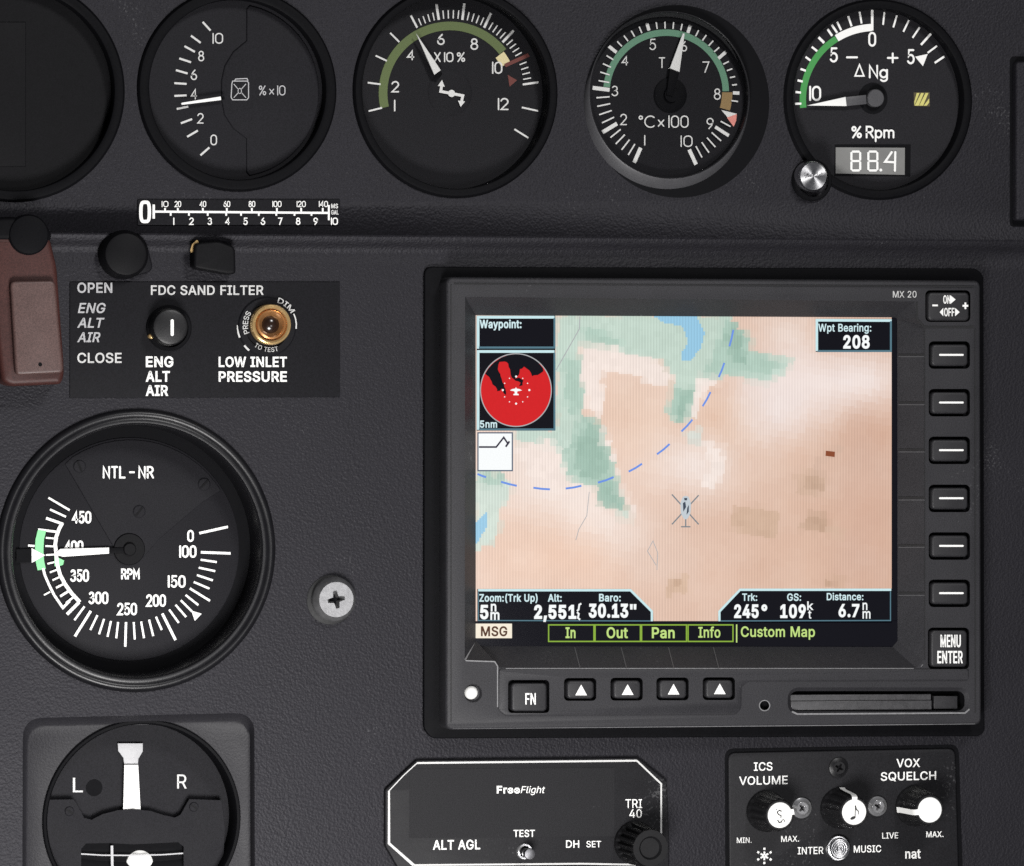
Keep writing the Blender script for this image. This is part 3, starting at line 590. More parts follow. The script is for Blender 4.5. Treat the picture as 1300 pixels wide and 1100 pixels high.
def shell(t, k, ringmat=None, chamfer=3.0, dialmat=None):
    (x, y), hd, rd, ri, ro, hr, hp = GA[k]
    c = gc(k)
    b = MB().lathe(c, [(ro, hp - 8), (ro, hp + 0.6), (ro - 1.5, hr - chamfer + 0.5), (ro - chamfer, hr - 0.5), (ro - chamfer - 2, hr), (ri + chamfer, hr), (ri + 1, hr - 1), (ri, hr - chamfer), (ri, hd - 2)])
    bz = b.build('bezel', ringmat or M_RIM, t)
    d = MB().flat([[(px, py, hd) for px, py in circ(c, ri + 0.4, 96)]]).build('dial', dialmat or M_DIAL, t)
    return c, bz, d

TOPG = 'round gauges in the row along the top of the panel'
# --- blank gauge, partly outside the frame
t = thing('round_gauge', 'unlit black gauge with no markings, cut off by the left edge of the photo', 'gauge', (*gc('blank'), HP), TOPG)
c, bz, d = shell(t, 'blank', M_BLACK, dialmat=M_DARK)
MB().prism([(p[0], p[1]) for p in UL([(-80, 28), (33, 28), (33, 212), (-80, 212)], -4.6)], -6.5, -4.6, 1.5).build('display_window', M_DARK, d)

# --- fuel quantity gauge
t = thing('round_gauge', 'round fuel gauge with jerrycan symbol and short white needle pointing between 2 and 4', 'gauge', (*gc('fuel'), HP), TOPG)
c, bz, d = shell(t, 'fuel', M_BLACK)
hd = GA['fuel'][1]; z = Z(0, 0, 0.33077); h = hd + 0.6
mb = MB()
lft = [(313, 12), (313, 52), (296, 66), (285, 84), (281, 103), (281, 127), (285, 146), (296, 163), (313, 176), (313, 219)]
plate_c = c
arc_r = [(c[0] + 108 * math.cos(math.radians(a)), c[1] + 108 * math.sin(math.radians(a))) for a in range(80, -81, -8)]
mb.prism([(p[0], p[1]) for p in UL(lft, hd + 2)] + arc_r, hd - 1, hd + 2, 1.8)
mb.build('mask_plate', M_DIAL, d)
m = MB()
for a, b in (((778, 85), (808, 118)), ((733, 138), (770, 165)), ((708, 178), (748, 200)), ((688, 225), (733, 240)), ((675, 270), (720, 283)), ((669, 320), (716, 323)), ((669, 369), (716, 367)), ((678, 419), (722, 410)), ((694, 474), (737, 458)), ((718, 526), (759, 502)), ((769, 597), (803, 567))):
    pline(m, [z(*a), z(*b)], 2.5, h)
m.build('scale_ticks', M_OFFWHITE, d)
m = MB()
for s, x, y, hh, w in (('10', 836, 148, 37, 36), ('8', 772, 216, 36, 19), ('6', 744, 288, 36, 20), ('4', 744, 362, 36, 20), ('2', 769, 455, 36, 20), ('0', 820, 538, 37, 21)):
    cx, cy = z(x, y); etext(m, s, cx, cy, hh * .3308, w * .3308, h, 1.5)
m.build('numerals', M_OFFWHITE, d)
m = MB(); hh = hd + 2.6
pline(m, [z(890, 322), z(887, 375), z(893, 384), z(947, 384), z(954, 376), z(954, 318), z(948, 312), z(893, 312)], 1.2, hh, closed=True)
pline(m, [z(900, 311), z(905, 304), z(948, 302), z(952, 311)], 1.2, hh)
for a, b in (((897, 323), (913, 342)), ((944, 323), (927, 342)), ((897, 376), (913, 358)), ((944, 376), (928, 358))): pline(m, [z(*a), z(*b)], 1.0, hh)
cx, cy = z(920, 350); m.stroke([U(cx + 2.2 * math.cos(a / 6 * math.pi), cy + 3.4 * math.sin(a / 6 * math.pi), hh) for a in range(12)], 0.9, None, closed=True)
cx, cy = z(1044, 348); etext(m, '% x 10', cx, cy, 11.5, 32.5, hh, 1.3)
m.build('fuel_symbol', M_DIMTXT, d)
m = MB(); pts = UL([z(700, 399), z(848, 378)], hd + 9)
m.stroke(pts, 2.6, None, w2=4.4, cap='round')
p = m.build('pointer', M_WHITE, t)
m = MB(); m.stroke(UL([z(848, 378), z(862, 376)], hd + 9), 4.4, None)
m.build('pointer_arm', M_BLACK, p)

# --- torque gauge
t = thing('round_gauge', 'round gauge with olive green band and curved double arrow symbol under the broad white needle', 'gauge', (*gc('torque'), HP), TOPG)
c, bz, d = shell(t, 'torque', M_BLACK, dialmat=M_DIALG)
hd = GA['torque'][1]; h = hd + 0.6; s_ = 300 / 1269; z = Z(420, 0, s_); cc = z(640, 500)
arcband(MB(), cc, 79.5, 90.5, 167.5, 322, h).build('green_band', M_OLIVE, d)
arcband(MB(), cc, 73, 86, 322.5, 333, h, 8).build('cream_band', M_CREAM, d)
m = MB(); m.flat([UL([z(930, 345), z(940, 362), z(1068, 305), z(1058, 287)], h + .3)]); m.flat([UL([z(950, 403), z(1000, 432), z(960, 467)], h)])
m.build('red_limit_mark', M_REDP, d)
MJ = [((464, 150), (430, 85)), ((580, 108), (567, 25)), ((706, 108), (717, 20)), ((823, 150), (860, 72)), ((922, 228), (982, 165)), ((1000, 325), (1065, 290)), ((1030, 455), (1115, 443))]
m = MB()
for i, (a, b) in enumerate(MJ):
    if i != 5: pline(m, [z(*a), z(*b)], 3.2 if 0 < i < 5 else 2.6, h)
for a, b in (((203, 598), (275, 580)), ((198, 445), (267, 454)), ((240, 300), (300, 328)), ((318, 178), (367, 227)), ((1025, 578), (1112, 597)), ((985, 695), (1060, 742))): pline(m, [z(*a), z(*b)], 2.2, h)
for a, b in zip(MJ, MJ[1:]):
    for q in minors((640, 500), a, b, 4, 0.03, 0.55): pline(m, [z(*q[0]), z(*q[1])], 1.5, h)
m.build('scale_ticks', M_WHITE, d)
m = MB()
for s, x, y, hh, w in (('1', 343, 568, 55, 1), ('2', 346, 467, 54, 34), ('4', 428, 298, 46, 32), ('6', 591, 213, 52, 33), ('8', 770, 238, 55, 34), ('10', 893, 365, 58, 48), ('12', 925, 560, 58, 50)):
    cx, cy = z(x, y); etext(m, s, cx, cy, hh * s_, w * s_, h, 1.9)
cx, cy = z(637, 308); etext(m, 'X 10 %', cx, cy, 47 * s_, 160 * s_, h, 1.7)
m.build('numerals', M_WHITE, d)
m = MB(); m.lathe(U(*cc, hd)[:2], [(29, hd - 1), (29, hd + .3), (26, hd + 1.4), (0, hd + 1.6)], 64)
hub = m.build('centre_boss', M_DIALG, d)
m = MB(); hh = hd + 3.6
pline(m, [z(596, 458), z(590, 492), z(648, 503), z(709, 515), z(702, 545)], 3.6, hh)
m.flat([UL([z(574, 463), z(597, 430), z(612, 467)], hh + .2)]); m.flat([UL([z(683, 541), z(697, 575), z(721, 546)], hh + .3)])
m.flat([[(x, y, hh + .4) for x, y in circ(U(*z(648, 503), hh)[:2], 4.6, 24)]])
m.build('torque_symbol', M_WHITE, hub)
m = MB(); m.prism([(p[0], p[1]) for p in UL([z(458, 180), z(591, 378), z(556, 403)], hd + 11)], hd + 9.5, hd + 11, .4, 2, True)
p = m.build('pointer', M_WHITE, t)
m = MB(); m.prism([(p_[0], p_[1]) for p_ in UL([z(591, 380), z(600, 398), z(584, 420), z(557, 405)], hd + 11)], hd + 9.5, hd + 10.8, .4, 2, True)
m.build('pointer_arm', M_BLACK, p)
MB().lathe(c, [(GA['torque'][3] - .4, 7), (0, 7)], 96).build('cover_glass', M_GLASS, t)

# --- exhaust temperature gauge: the ring leans, so its glass sits up and to the right of its foot
t = thing('round_gauge', 'round gauge marked 1 to 10 with sage green band, a thick grey ring around it', 'gauge', (*gc('temp'), HP), TOPG)
c0 = gc('temp'); s_ = 280 / 1185; z = Z(720, 0, s_); cc = z(532, 497)
hd = 7.0; h = hd + 0.6
gcen = U(850.4, 120.8, 22)[:2]; foot = U(846, 132.5, HP)[:2]
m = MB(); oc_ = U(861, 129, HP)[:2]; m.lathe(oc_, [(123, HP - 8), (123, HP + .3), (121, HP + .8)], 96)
m.flat([[(x, y, HP + .8) for x, y in circ(oc_, 121, 96)], [(x, y, HP + .8) for x, y in circ(foot, 106, 96)]]); m.build('shadow_ring', M_VOID, t)  # flat black ring painting the shadow crescent beside the gauge
m = MB(); m.lathe(foot, [(110, HP - 1), (110, HP + 1.5), (107.8, 21), (106.8, 22)], 120, c2=gcen); bzl = m.build('bezel', M_RING, t)
m = MB(); m.lathe(gcen, [(106.8, 22), (106.4, 22.5), (105.8, 22.5), (105.2, 22), (105, hd - 1)], 120); m.build('glass_rim', M_RIM, bzl)
d = MB().flat([[(x, y, hd) for x, y in circ(gcen, 106.5, 96)]]).build('dial', M_DIAL, t)
arcband(MB(), cc, 303 * s_, 338 * s_, 185, 359, h).build('green_band', M_SAGE, d)
arcband(MB(), cc, 300 * s_, 356 * s_, 0, 16, h, 10).build('amber_band', M_AMBER, d)
MB().flat([UL([z(828, 592), z(910, 612), z(905, 632), z(862, 632)], h + .2)]).build('white_limit_mark', M_WHITE, d)
MB().flat([UL([z(858, 633), z(912, 614), z(908, 650), z(895, 682)], h + .5)]).build('red_limit_mark', M_PINK, d)
MJ = [((395, 795), (360, 875)), ((268, 665), (190, 712)), ((228, 484), (137, 473)), ((265, 283), (222, 248)), ((440, 165), (424, 113)), ((648, 178), (665, 127)), ((812, 315), (853, 280)), ((890, 500), (925, 502)), ((795, 683), (868, 730)), ((655, 805), (692, 885))]
m = MB()
for i, (a, b) in enumerate(MJ): pline(m, [z(*a), z(*b)], 5.0 if i in (0, 1, 2, 9) else 4.3, h)
for i, (a, b) in enumerate(zip(MJ, MJ[1:])):
    for k, q in enumerate(minors((532, 497), a, b, 4, 0.0, 0.68 if 2 <= i <= 6 else 0.78)):
        if i == 7 and k in (1, 2): continue
        pline(m, [z(*q[0]), z(*q[1])], 1.8, h)
m.build('scale_ticks', M_WHITE, d)
m = MB()
for s, x, y, hh, w in (('1', 417, 755, 50, 1), ('2', 303, 643, 55, 30), ('3', 256, 490, 50, 30), ('4', 310, 328, 44, 30), ('5', 459, 240, 55, 30), ('6', 628, 250, 50, 26), ('7', 745, 362, 55, 32), ('8', 806, 507, 55, 31), ('9', 767, 665, 55, 32), ('10', 641, 760, 56, 58)):
    cx, cy = z(x, y); etext(m, s, cx, cy, hh * s_, w * s_, h, 1.5)
cx, cy = z(517, 655); etext(m, '°C x 100', cx, cy, 60 * s_, 262 * s_, h, 1.6)
cx, cy = z(508, 338); etext(m, 'T', cx, cy, 52 * s_, 28 * s_, h, 1.5)
cx, cy = z(556, 362); etext(m, '4', cx, cy, 34 * s_, 20 * s_, h, 1.2)
m.build('numerals', M_WHITE, d)
m = MB(); m.lathe(U(*z(553, 512), hd)[:2], [(22, hd - 1), (22, hd + 2), (20, hd + 3), (10, hd + 3), (9, hd + 7), (0, hd + 7)], 48); m.build('centre_boss', M_BLACK, d)
m = MB(); m.prism([(p[0], p[1]) for p in UL([z(622, 180), z(632, 182), z(604, 388), z(552, 368)], hd + 9)], hd + 7.5, hd + 9, .4, 2, True)
p = m.build('pointer', M_WHITE, t)
m = MB(); m.prism([(q[0], q[1]) for q in UL([z(604, 390), z(568, 520), z(535, 510), z(553, 370)], hd + 9)], hd + 7.3, hd + 8.8, .4, 2, True); m.build('pointer_arm', M_BLACK, p)
MB().lathe(gcen, [(105.0, 20), (0, 20)], 96).build('cover_glass', M_GLASS, t)

# --- gas generator speed gauge with a digital window
t = thing('round_gauge', 'round gauge with bright green band, digital window reading 88.4 and silver knob', 'gauge', (*gc('speed'), HP), TOPG)
c, bz, d = shell(t, 'speed', M_BLACK, dialmat=M_DIALG)
hd = GA['speed'][1]; h = hd + 0.6; s_ = 320 / 1257; z = Z(980, 0, s_); cc = z(512, 498)
arcband(MB(), cc, 342 * s_, 374 * s_, 173.5, 238, h).build('green_band', M_GREEN, d)
m = MB(); arcband(m, cc, 342 * s_, 378 * s_, 238.3, 267.8, h, 20); m.build('white_band', M_WHITE, d)
m = MB()
TK = [((500, 48), (500, 153), 3.4), ((437, 60), (447, 118), 2.6), ((380, 82), (397, 132), 2.8), ((325, 110), (345, 152), 2.8), ((298, 125), (325, 165), 3.0), ((277, 147), (300, 180), 3.0), ((232, 187), (260, 215), 3.4), ((198, 235), (225, 256), 2.8), ((167, 285), (192, 303), 2.8), ((142, 345), (168, 354), 2.8), ((127, 402), (153, 408), 2.8), ((117, 460), (144, 463), 2.8), ((115, 519), (146, 518), 2.8),
      ((560, 62), (553, 125), 2.4), ((622, 78), (604, 138), 2.4), ((682, 102), (654, 160), 2.4), ((735, 138), (700, 190), 2.4), ((812, 147), (742, 225), 3.0), ((822, 230), (775, 265), 2.4), ((858, 283), (810, 315), 2.8)]
for a, b, w in TK: pline(m, [z(*a), z(*b)], w, h + .2)
m.flat([UL([z(714, 284), z(777, 270), z(753, 331)], h)])
m.build('scale_ticks', M_WHITE, d)
m = MB()
for s, x, y, hh, w in (('0', 500, 197, 64, 30), ('5', 308, 275, 66, 32), ('-', 399, 287, 66, 50), ('+', 602, 290, 88, 48), ('5', 692, 284, 66, 30), ('10', 215, 467, 66, 50)):
    cx, cy = z(x, y); etext(m, s, cx, cy, hh * s_, w * s_, h, 2.6)
cx, cy = z(436, 352); etext(m, 'D', cx, cy, 58 * s_, 44 * s_, h, 2.0)
cx, cy = z(530, 358); etext(m, 'Ng', cx, cy, 58 * s_, 86 * s_, h, 2.5)
cx, cy = z(502, 660); etext(m, '% Rpm', cx, cy, 54 * s_, 205 * s_, h, 2.4)
m.build('numerals', M_WHITE, d)
m = MB(); sq = [z(707, 462), z(786, 460), z(788, 532), z(708, 530)]; m.flat([UL(sq, h)]); sqo = m.build('warning_flag', M_DKOL, d)
m = MB()
for k in range(4):
    x = 716 + k * 22
    a = [(max(710, x - 26), 528 - max(0, 710 - x + 26)), (x + 6, 465), (min(784, x + 20), 465 + max(0, x + 20 - 784)), (x - 6, 528)]
    if k == 3: a = [(757, 528), (784, 492), (784, 512), (772, 528)]
    m.flat([UL([z(*q) for q in a], h + .4)])
m.build('yellow_stripes', M_YEL, sqo)
fr = [z(314, 722), z(692, 722), z(690, 880), z(312, 878)]
m = MB(); m.flat([UL(fr, h)]); win = m.build('digital_window', M_VOID, d)
m = MB(); m.flat([UL([z(318, 736), z(663, 738), z(662, 873), z(318, 866)], h + .5)]); lcd = m.build('lcd_screen', M_LCD, win)
m = MB(); hh = h + 1.0
def seg8(x0, x1, segs, y0=757, y1=851, w=3.0):
    ym = (y0 + y1) / 2; g = 7
    S7 = {'a': ((x0 + g, y0), (x1 - g, y0)), 'd': ((x0 + g, y1), (x1 - g, y1)), 'g': ((x0 + g, ym), (x1 - g, ym)), 'f': ((x0, y0 + g), (x0, ym - g)), 'b': ((x1, y0 + g), (x1, ym - g)), 'e': ((x0, ym + g), (x0, y1 - g)), 'c': ((x1, ym + g), (x1, y1 - g))}
    for q in segs: pline(m, [z(*S7[q][0]), z(*S7[q][1])], w, hh, cap='round')
seg8(396, 440, 'abcdefg'); seg8(480, 525, 'abcdefg')
m.flat([[(x, y, hh) for x, y in circ(U(*z(543, 849), hh)[:2], 2.0, 12)]])
pline(m, [z(612, 852), z(614, 760)], 3.0, hh, cap='round'); pline(m, [z(596, 760), z(563, 808), z(605, 810)], 3.0, hh, cap='round')
m.build('digits', M_WHITE, lcd)
MB().flat([[(x, y, h + .3) for x, y in circ(U(*z(503, 492), hd)[:2], 20, 48)]]).build('hub_recess', M_VOID, d)
m = MB(); m.prism([(p[0], p[1]) for p in UL([z(176, 527), z(368, 484), z(373, 530)], hd + 9)], hd + 7.5, hd + 9, .4, 2, True); p = m.build('pointer', M_WHITE, t)
m = MB(); m.prism([(q[0], q[1]) for q in UL([z(370, 485), z(470, 474), z(472, 520), z(374, 530)], hd + 9)], hd + 7.5, hd + 8.9, .4, 2, True)
m.lathe(U(*z(519, 490), hd + 10)[:2], [(11.5, hd), (11.5, hd + 9), (10.5, hd + 10), (0, hd + 10)], 40); m.build('pointer_arm', M_RING, p)
kb = U(*z(198, 900), HP + 2)[:2]; kt = U(*z(207, 880), HP + 24)[:2]
m = MB(); m.lathe(kb, [(27, HP - 2), (27, HP + 4), (25, HP + 7), (21.5, HP + 8)], 64); base = m.build('knob_collar', M_VOID, t)
m = MB(); m.lathe(kt, [(20, HP + 6), (20, HP + 20), (19.2, HP + 22.5), (17.5, HP + 24), (8, HP + 24.3), (0, HP + 24.5)], 64); kn = m.build('knob', M_TURNED, t)
m = MB()
for i in range(26):
    x = -12 + (i % 9) * 3 + random.uniform(-1, 1); y = random.uniform(-3.2, 3.2) - 1
    m.stroke([(kt[0] + x, kt[1] + y), (kt[0] + x + random.uniform(-1.6, 2), kt[1] + y + random.uniform(-2, 2))], .7, HP + 24.8)
m.build('worn_engraving', M_DSTEEL, kn)

# --- rotor speed gauge
t = thing('round_gauge', 'large round gauge reading NTL - NR and RPM with pale green marks', 'gauge', (*gc('rotor'), 0))
hd = GA['rotor'][1]; h = hd + 0.6; s_ = 360 / 1070; z = Z(0, 510, s_); c = gc('rotor'); cc = z(490, 558)
m = MB(); m.lathe(c, [(176, -8), (176, 1.0), (174.5, 4.5), (171.5, 7), (169, 7.4), (166.5, 6.5), (165.5, 5.6), (164.5, 6.2), (162, 7.2), (159, 6.6), (157, 4), (156, 1), (154, hd - 1)], 160)
m.build('bezel', M_RIM, t)
d = MB().flat([[(x, y, hd - 1.5) for x, y in circ(c, 154.4, 96)]]).build('dial', M_VOID, t)
MB().lathe(c, [(139.5, hd - 3), (139.5, hd - .5), (138.5, hd), (0, hd)], 120).build('dial_plate', M_DIAL, d)
fan = [z(245, 236), z(420, 535), z(452, 588), z(475, 612), z(505, 612), z(545, 585), z(600, 520), z(765, 380)]
ar = [(c[0] + 137 * math.cos(math.radians(a)), c[1] + 137 * math.sin(math.radians(a))) for a in range(-32, -125, -6)]
m = MB(); m.prism([(p[0], p[1]) for p in UL(fan, hd + 1.1)] + ar, hd - 1, hd + 1.1, 1.0); fanp = m.build('centre_plate', M_DIAL, d)
h2 = hd + 1.7
m = MB()
TK = [((752, 497), (860, 473), 3.2), ((758, 569), (870, 573), 3.2), ((757, 597), (818, 606), 2.6), ((750, 627), (812, 640), 2.6), ((743, 655), (803, 675), 2.6), ((731, 681), (790, 706), 2.6), ((716, 705), (792, 752), 2.8), ((700, 730), (748, 768), 2.6), ((682, 750), (725, 793), 2.6), ((662, 767), (702, 813), 2.6), ((638, 785), (674, 835), 2.6), ((612, 800), (662, 900), 3.4), ((588, 812), (610, 862), 2.6), ((562, 823), (578, 885), 2.6), ((532, 830), (543, 893), 2.6), ((504, 832), (508, 898), 2.6), ((475, 832), (472, 925), 3.0), ((445, 832), (438, 893), 2.6), ((418, 828), (405, 888), 2.6), ((392, 820), (373, 878), 2.6), ((367, 806), (340, 862), 2.6), ((342, 790), (282, 886), 3.4), ((318, 773), (280, 825), 2.6), ((298, 757), (252, 803), 4.0),
      ((182, 363), (262, 410), 2.6), ((188, 407), (248, 435), 2.6), ((173, 440), (237, 462), 3.4), ((143, 483), (217, 492), 3.0), ((105, 543), (130, 545), 2.6), ((165, 730), (188, 718), 2.0),
      ((172, 514), (208, 517), 2.2), ((170, 545), (206, 547), 2.2), ((172, 579), (208, 577), 2.2), ((178, 612), (212, 604), 2.2), ((187, 645), (217, 633), 2.2), ((197, 674), (228, 660), 2.2), ((210, 703), (243, 686), 2.6), ((226, 735), (262, 712), 3.0), ((248, 760), (282, 733), 2.6)]
for a, b, w in TK: pline(m, [z(*a), z(*b)], w, h)
pline(m, [z(234, 458), z(222, 480), z(211, 510), z(207, 540), z(210, 565), z(212, 590), z(216, 620), z(226, 655), z(245, 690), z(268, 722), z(300, 757)], 4.6, h)
pline(m, [z(161, 628), z(168, 655), z(183, 690), z(203, 730), z(236, 778), z(262, 752)], 3.2, h)
m.flat([UL([z(722, 789), z(761, 801), z(735, 828)], h)])
m.build('scale_ticks', M_WHITE, d)
m = MB(); m.flat([UL([z(143, 484), z(174, 489), z(166, 520), z(164, 560), z(166, 600), z(173, 632), z(142, 637), z(134, 600), z(132, 560), z(134, 520)], h + 2)])
m.flat([UL([z(205, 582), z(242, 600), z(238, 616), z(228, 620), z(206, 622)], h + 2.2)]); m.build('green_marks', M_LGREEN, d)
m = MB(); m.flat([UL([z(119, 553), z(120, 609), z(171, 580)], h + 3)]); m.build('index_mark', M_WHITE, d)
m = MB(); m.flat([UL([z(62, 558), z(118, 556), z(118, 607), z(62, 608)], h + 2.6)]); m.build('index_block', M_BLACK, d)
m = MB()
for s, x, y, hh, w in (('450', 308, 437, 40, 66), ('400', 279, 545, 34, 64), ('350', 300, 657, 40, 64), ('300', 371, 741, 40, 68), ('250', 479, 783, 40, 68), ('200', 588, 751, 40, 68), ('150', 666, 679, 40, 60), ('100', 708, 566, 40, 58), ('0', 718, 507, 38, 18)):
    cx, cy = z(x, y); etext(m, s, cx, cy, hh * s_, w * s_, h, 2.5, gap=2.8)
m.build('numerals', M_WHITE, d)
m = MB()
cx, cy = z(484, 267); etext(m, 'NTL - NR', cx, cy, 40 * s_, 186 * s_, h2, 2.4, gap=2.6)
m.build('lettering', M_WHITE, fanp); m = MB()
cx, cy = z(492, 651); etext(m, 'RPM', cx, cy, 35 * s_, 64 * s_, h, 2.3, gap=2.4)
m.build('lettering', M_WHITE, fanp)
def slot_screw(par, x, y, r, hb, ang):
    m = MB(); u = U(x, y, hb)[:2]; m.lathe(u, [(r, hb - 2), (r, hb + .5), (r * .85, hb + 1.4), (0, hb + 1.6)], 32); o = m.build('screw', M_DIAL, par)
    m = MB(); dx, dy = math.cos(ang) * r * .9, math.sin(ang) * r * .9; m.stroke([(u[0] - dx, u[1] - dy), (u[0] + dx, u[1] + dy)], r * .3, hb + 2.1); m.build('screw_slot', M_DARK, o)
for (x, y), a in (((300, 245), 1.2), ((525, 415), -0.9), ((770, 312), -0.8)): slot_screw(fanp, *z(x, y), 8, hd + 1.1, a)
m = MB(); m.lathe(U(*cc, hd + 6)[:2], [(20, hd), (20, hd + 2), (19, hd + 3.2), (0, hd + 3.2)], 48); m.lathe(U(*cc, hd + 6)[:2], [(8, hd + 3), (8, hd + 6), (7, hd + 7), (0, hd + 7)], 32); m.build('pointer_hub', M_DARK, t)
m = MB(); m.prism([(p[0], p[1]) for p in UL([z(212, 568), z(228, 556), z(412, 551), z(412, 574), z(238, 586), z(216, 580)], hd + 5)], hd + 3.6, hd + 5, .5, 2, True); p = m.build('pointer', M_WHITE, t)
m = MB(); m.prism([(q[0], q[1]) for q in UL([z(414, 552), z(500, 550), z(500, 572), z(414, 573)], hd + 5)], hd + 3.5, hd + 4.8, .5, 2, True); m.build('pointer_arm', M_BLACK, p)

# --- turn and slip indicator in its tray
t = thing('turn_indicator', 'round turn indicator marked L and R in a square grey recess', 'gauge', (180, 1041, 0))
fl = -14
ti = [(p[0], p[1]) for p in UL(rpoly([(36, 924), (314, 917), (315, 1200), (35, 1200)], 22, 6), fl)]
m = MB(); A0 = m.add([(x, y, 0) for x, y in tray_out]); A1 = m.add([(x, y, -3) for x, y in inset(tray_out, 1.5)]); A2 = m.add([(x, y, fl + 1.5) for x, y in inset(ti, -3)]); A3 = m.add([(x, y, fl) for x, y in ti])
m.bridge(A0, A1); m.bridge(A1, A2); m.bridge(A2, A3)
tc_ = U(180, 1041, fl)[:2]; tr = 124
m.flat([[(x, y, fl) for x, y in ti], [(x, y, fl) for x, y in circ(tc_, tr, 96)]])
m.build('recess_tray', mat('tray_paint', (0.0180, 0.0174, 0.0206), 0.52, spec=0.24, vary=0.1, vscale=80, bump=0.2, bscale=1800, speck=0.26), t)
hd = -46
m = MB(); m.lathe(tc_, [(tr + 1.5, fl - 3), (tr + 1.5, fl + 2), (tr, fl + 3.5), (tr - 3, fl + 3), (tr - 5, fl), (tr - 6, hd)], 120); m.build('bezel', M_BLACK, t)
d = MB().flat([[(x, y, hd) for x, y in circ(tc_, tr - 5, 96)]]).build('dial', M_DIAL, t)
s_ = 360 / 1300; z = Z(0, 880, s_); h = hd + .6
m = MB()
text(m, 'L', *[z(334, 0)[0], z(380, 0)[0]], z(0, 455)[1], 66 * s_, h, bold=3)
m.build('letter', M_OFFWHITE, d); m = MB()
text(m, 'R', *[z(812, 0)[0], z(856, 0)[0]], z(0, 438)[1], 64 * s_, h, bold=3)
m.build('letter', M_OFFWHITE, d)
MB().flat([[(x, y, h) for x, y in circ(U(*z(432, 435), h)[:2], 10.5, 32)]]).build('hole', M_VOID, d)
m = MB(); m.prism([(p[0], p[1]) for p in UL([z(540, 231), z(655, 231), z(655, 268), z(635, 302), z(632, 332), z(570, 332), z(566, 298), z(542, 266)], hd + 5)], hd + 3, hd + 5, .6, 2, True); m.build('pointer_head', M_DIMTXT, t)
m = MB(); m.prism([(p[0], p[1]) for p in UL([z(570, 330), z(634, 330), z(645, 536), z(565, 536)], hd + 9)], hd + 7, hd + 9, .5, 2, True); m.build('pointer', M_WHITE, t)
band = [z(222, 490), z(336, 488), z(352, 510), z(385, 572), z(420, 582), z(470, 556), z(540, 538), z(610, 533), z(690, 541), z(750, 560), z(802, 572), z(828, 558), z(868, 487), z(1015, 492), z(1030, 620), z(1020, 900), z(215, 900), z(205, 640)]
wnd = [z(372, 715), z(395, 690), z(500, 688), z(610, 694), z(720, 689), z(815, 684), z(842, 704), z(842, 900), z(372, 900)]
hb = hd + 12
m = MB()
o = UL(band, hb); w = UL(wnd, hb)
m.flat([o, w]); b0 = m.add(o); b1 = m.add([(p[0], p[1], hd) for p in o]); m.bridge(b0, b1); w0 = m.add(w); w1 = m.add([(p[0], p[1], hb - 9) for p in w]); m.bridge(w0, w1)
mp = m.build('mask_plate', M_DIAL, t)
for x, y in ((318, 542), (888, 522)): slot_screw(mp, *z(x, y), 6, hb, 0.6)
m = MB(); m.flat([UL([z(360, 680), z(850, 680), z(850, 920), z(360, 920)], hb - 9.5)]); m.build('slot_backing', M_VOID, t)
# curved glass tube with its ball
m = MB(); pts = []
for k in range(13):
    x = 350 + 500 * k / 12; y = 815 - 18 * ((x - 605) / 245) ** 2 + 18
    pts.append(U(*z(x, y), hb - 6))
rg = []
for k, p in enumerate(pts):
    rg.append(m.add([(p[0], p[1] + 26 * math.cos(a * math.pi / 8), hb - 30 + 26 * math.sin(a * math.pi / 8)) for a in range(9)]))
for a, b in zip(rg, rg[1:]):
    for i in range(8): m.f.append([a[i], a[i + 1], b[i + 1], b[i]])
m.build('slip_tube', M_VOID, t)
m = MB(); pline(m, [z(372, 738), z(470, 744), z(600, 745), z(740, 742), z(842, 735)], 1.6, hb - 2.6); pline(m, [z(513, 700), z(517, 910)], 3.2, hb - 2.2); m.build('marker_wires', M_DIMTXT, t)
m = MB()
bc = U(*z(645, 786), hb - 3)[:2]; R_ = 24.0
m.lathe(bc, [(R_ * math.cos(a), hb - 26.5 + R_ * math.sin(a)) for a in [k * math.pi / 20 for k in range(10)]] + [(0, hb - 2.5)], 40); m.build('slip_ball', M_WHITE, t)

# ------------------------------------------------------------------ scale placard
t = thing('scale_placard', 'narrow black placard with white ruler scale from 1 to 10 and a large 0', 'placard', (310, 270, HP))
z = Z(0, 0, 0.33077); h = HP + 2.6
m = MB(); m.prism([(p[0], p[1]) for p in UL(rpoly([z(528, 766), z(1306, 766), z(1306, 864), z(528, 864)], 2), HP + 2)], HP - 1, HP + 2, .8); pl = m.build('placard_plate', M_PLATE2, t)
m = MB(); pline(m, [z(592, 813), z(1262, 818)], 2.7, h); pline(m, [z(590, 786), z(590, 840)], 3.0, h); pline(m, [z(1262, 788), z(1262, 846)], 2.4, h)
for x in (655, 725, 797, 868, 925, 993, 1060, 1130, 1195): pline(m, [z(x, 815), z(x, 829)], 2.2, h)
for x in (633, 682, 778, 870, 966, 1062, 1155, 1238): pline(m, [z(x, 799), z(x, 815)], 2.2, h)
m.build('ruler_line', M_WHITE, pl)
m = MB(); x, y = z(557, 814); m.stroke([U(x + (9.5 if False else 5.4) * math.copysign(abs(math.cos(a)) ** .5, math.cos(a)), y + 12.3 * math.copysign(abs(math.sin(a)) ** .7, math.sin(a)), h) for a in [k * math.pi / 16 for k in range(32)]], 4.2, None, closed=True)
for i, x in enumerate((667, 735, 805, 873, 942, 1009, 1075, 1144, 1211)):
    cx, cy = z(x, 850); etext(m, str(i + 1), cx, cy, 8.0, 4.4 if i else 1, h, 1.4)
cx, cy = z(1283, 850); etext(m, '10', cx, cy, 8.0, 7.5, h, 1.4)
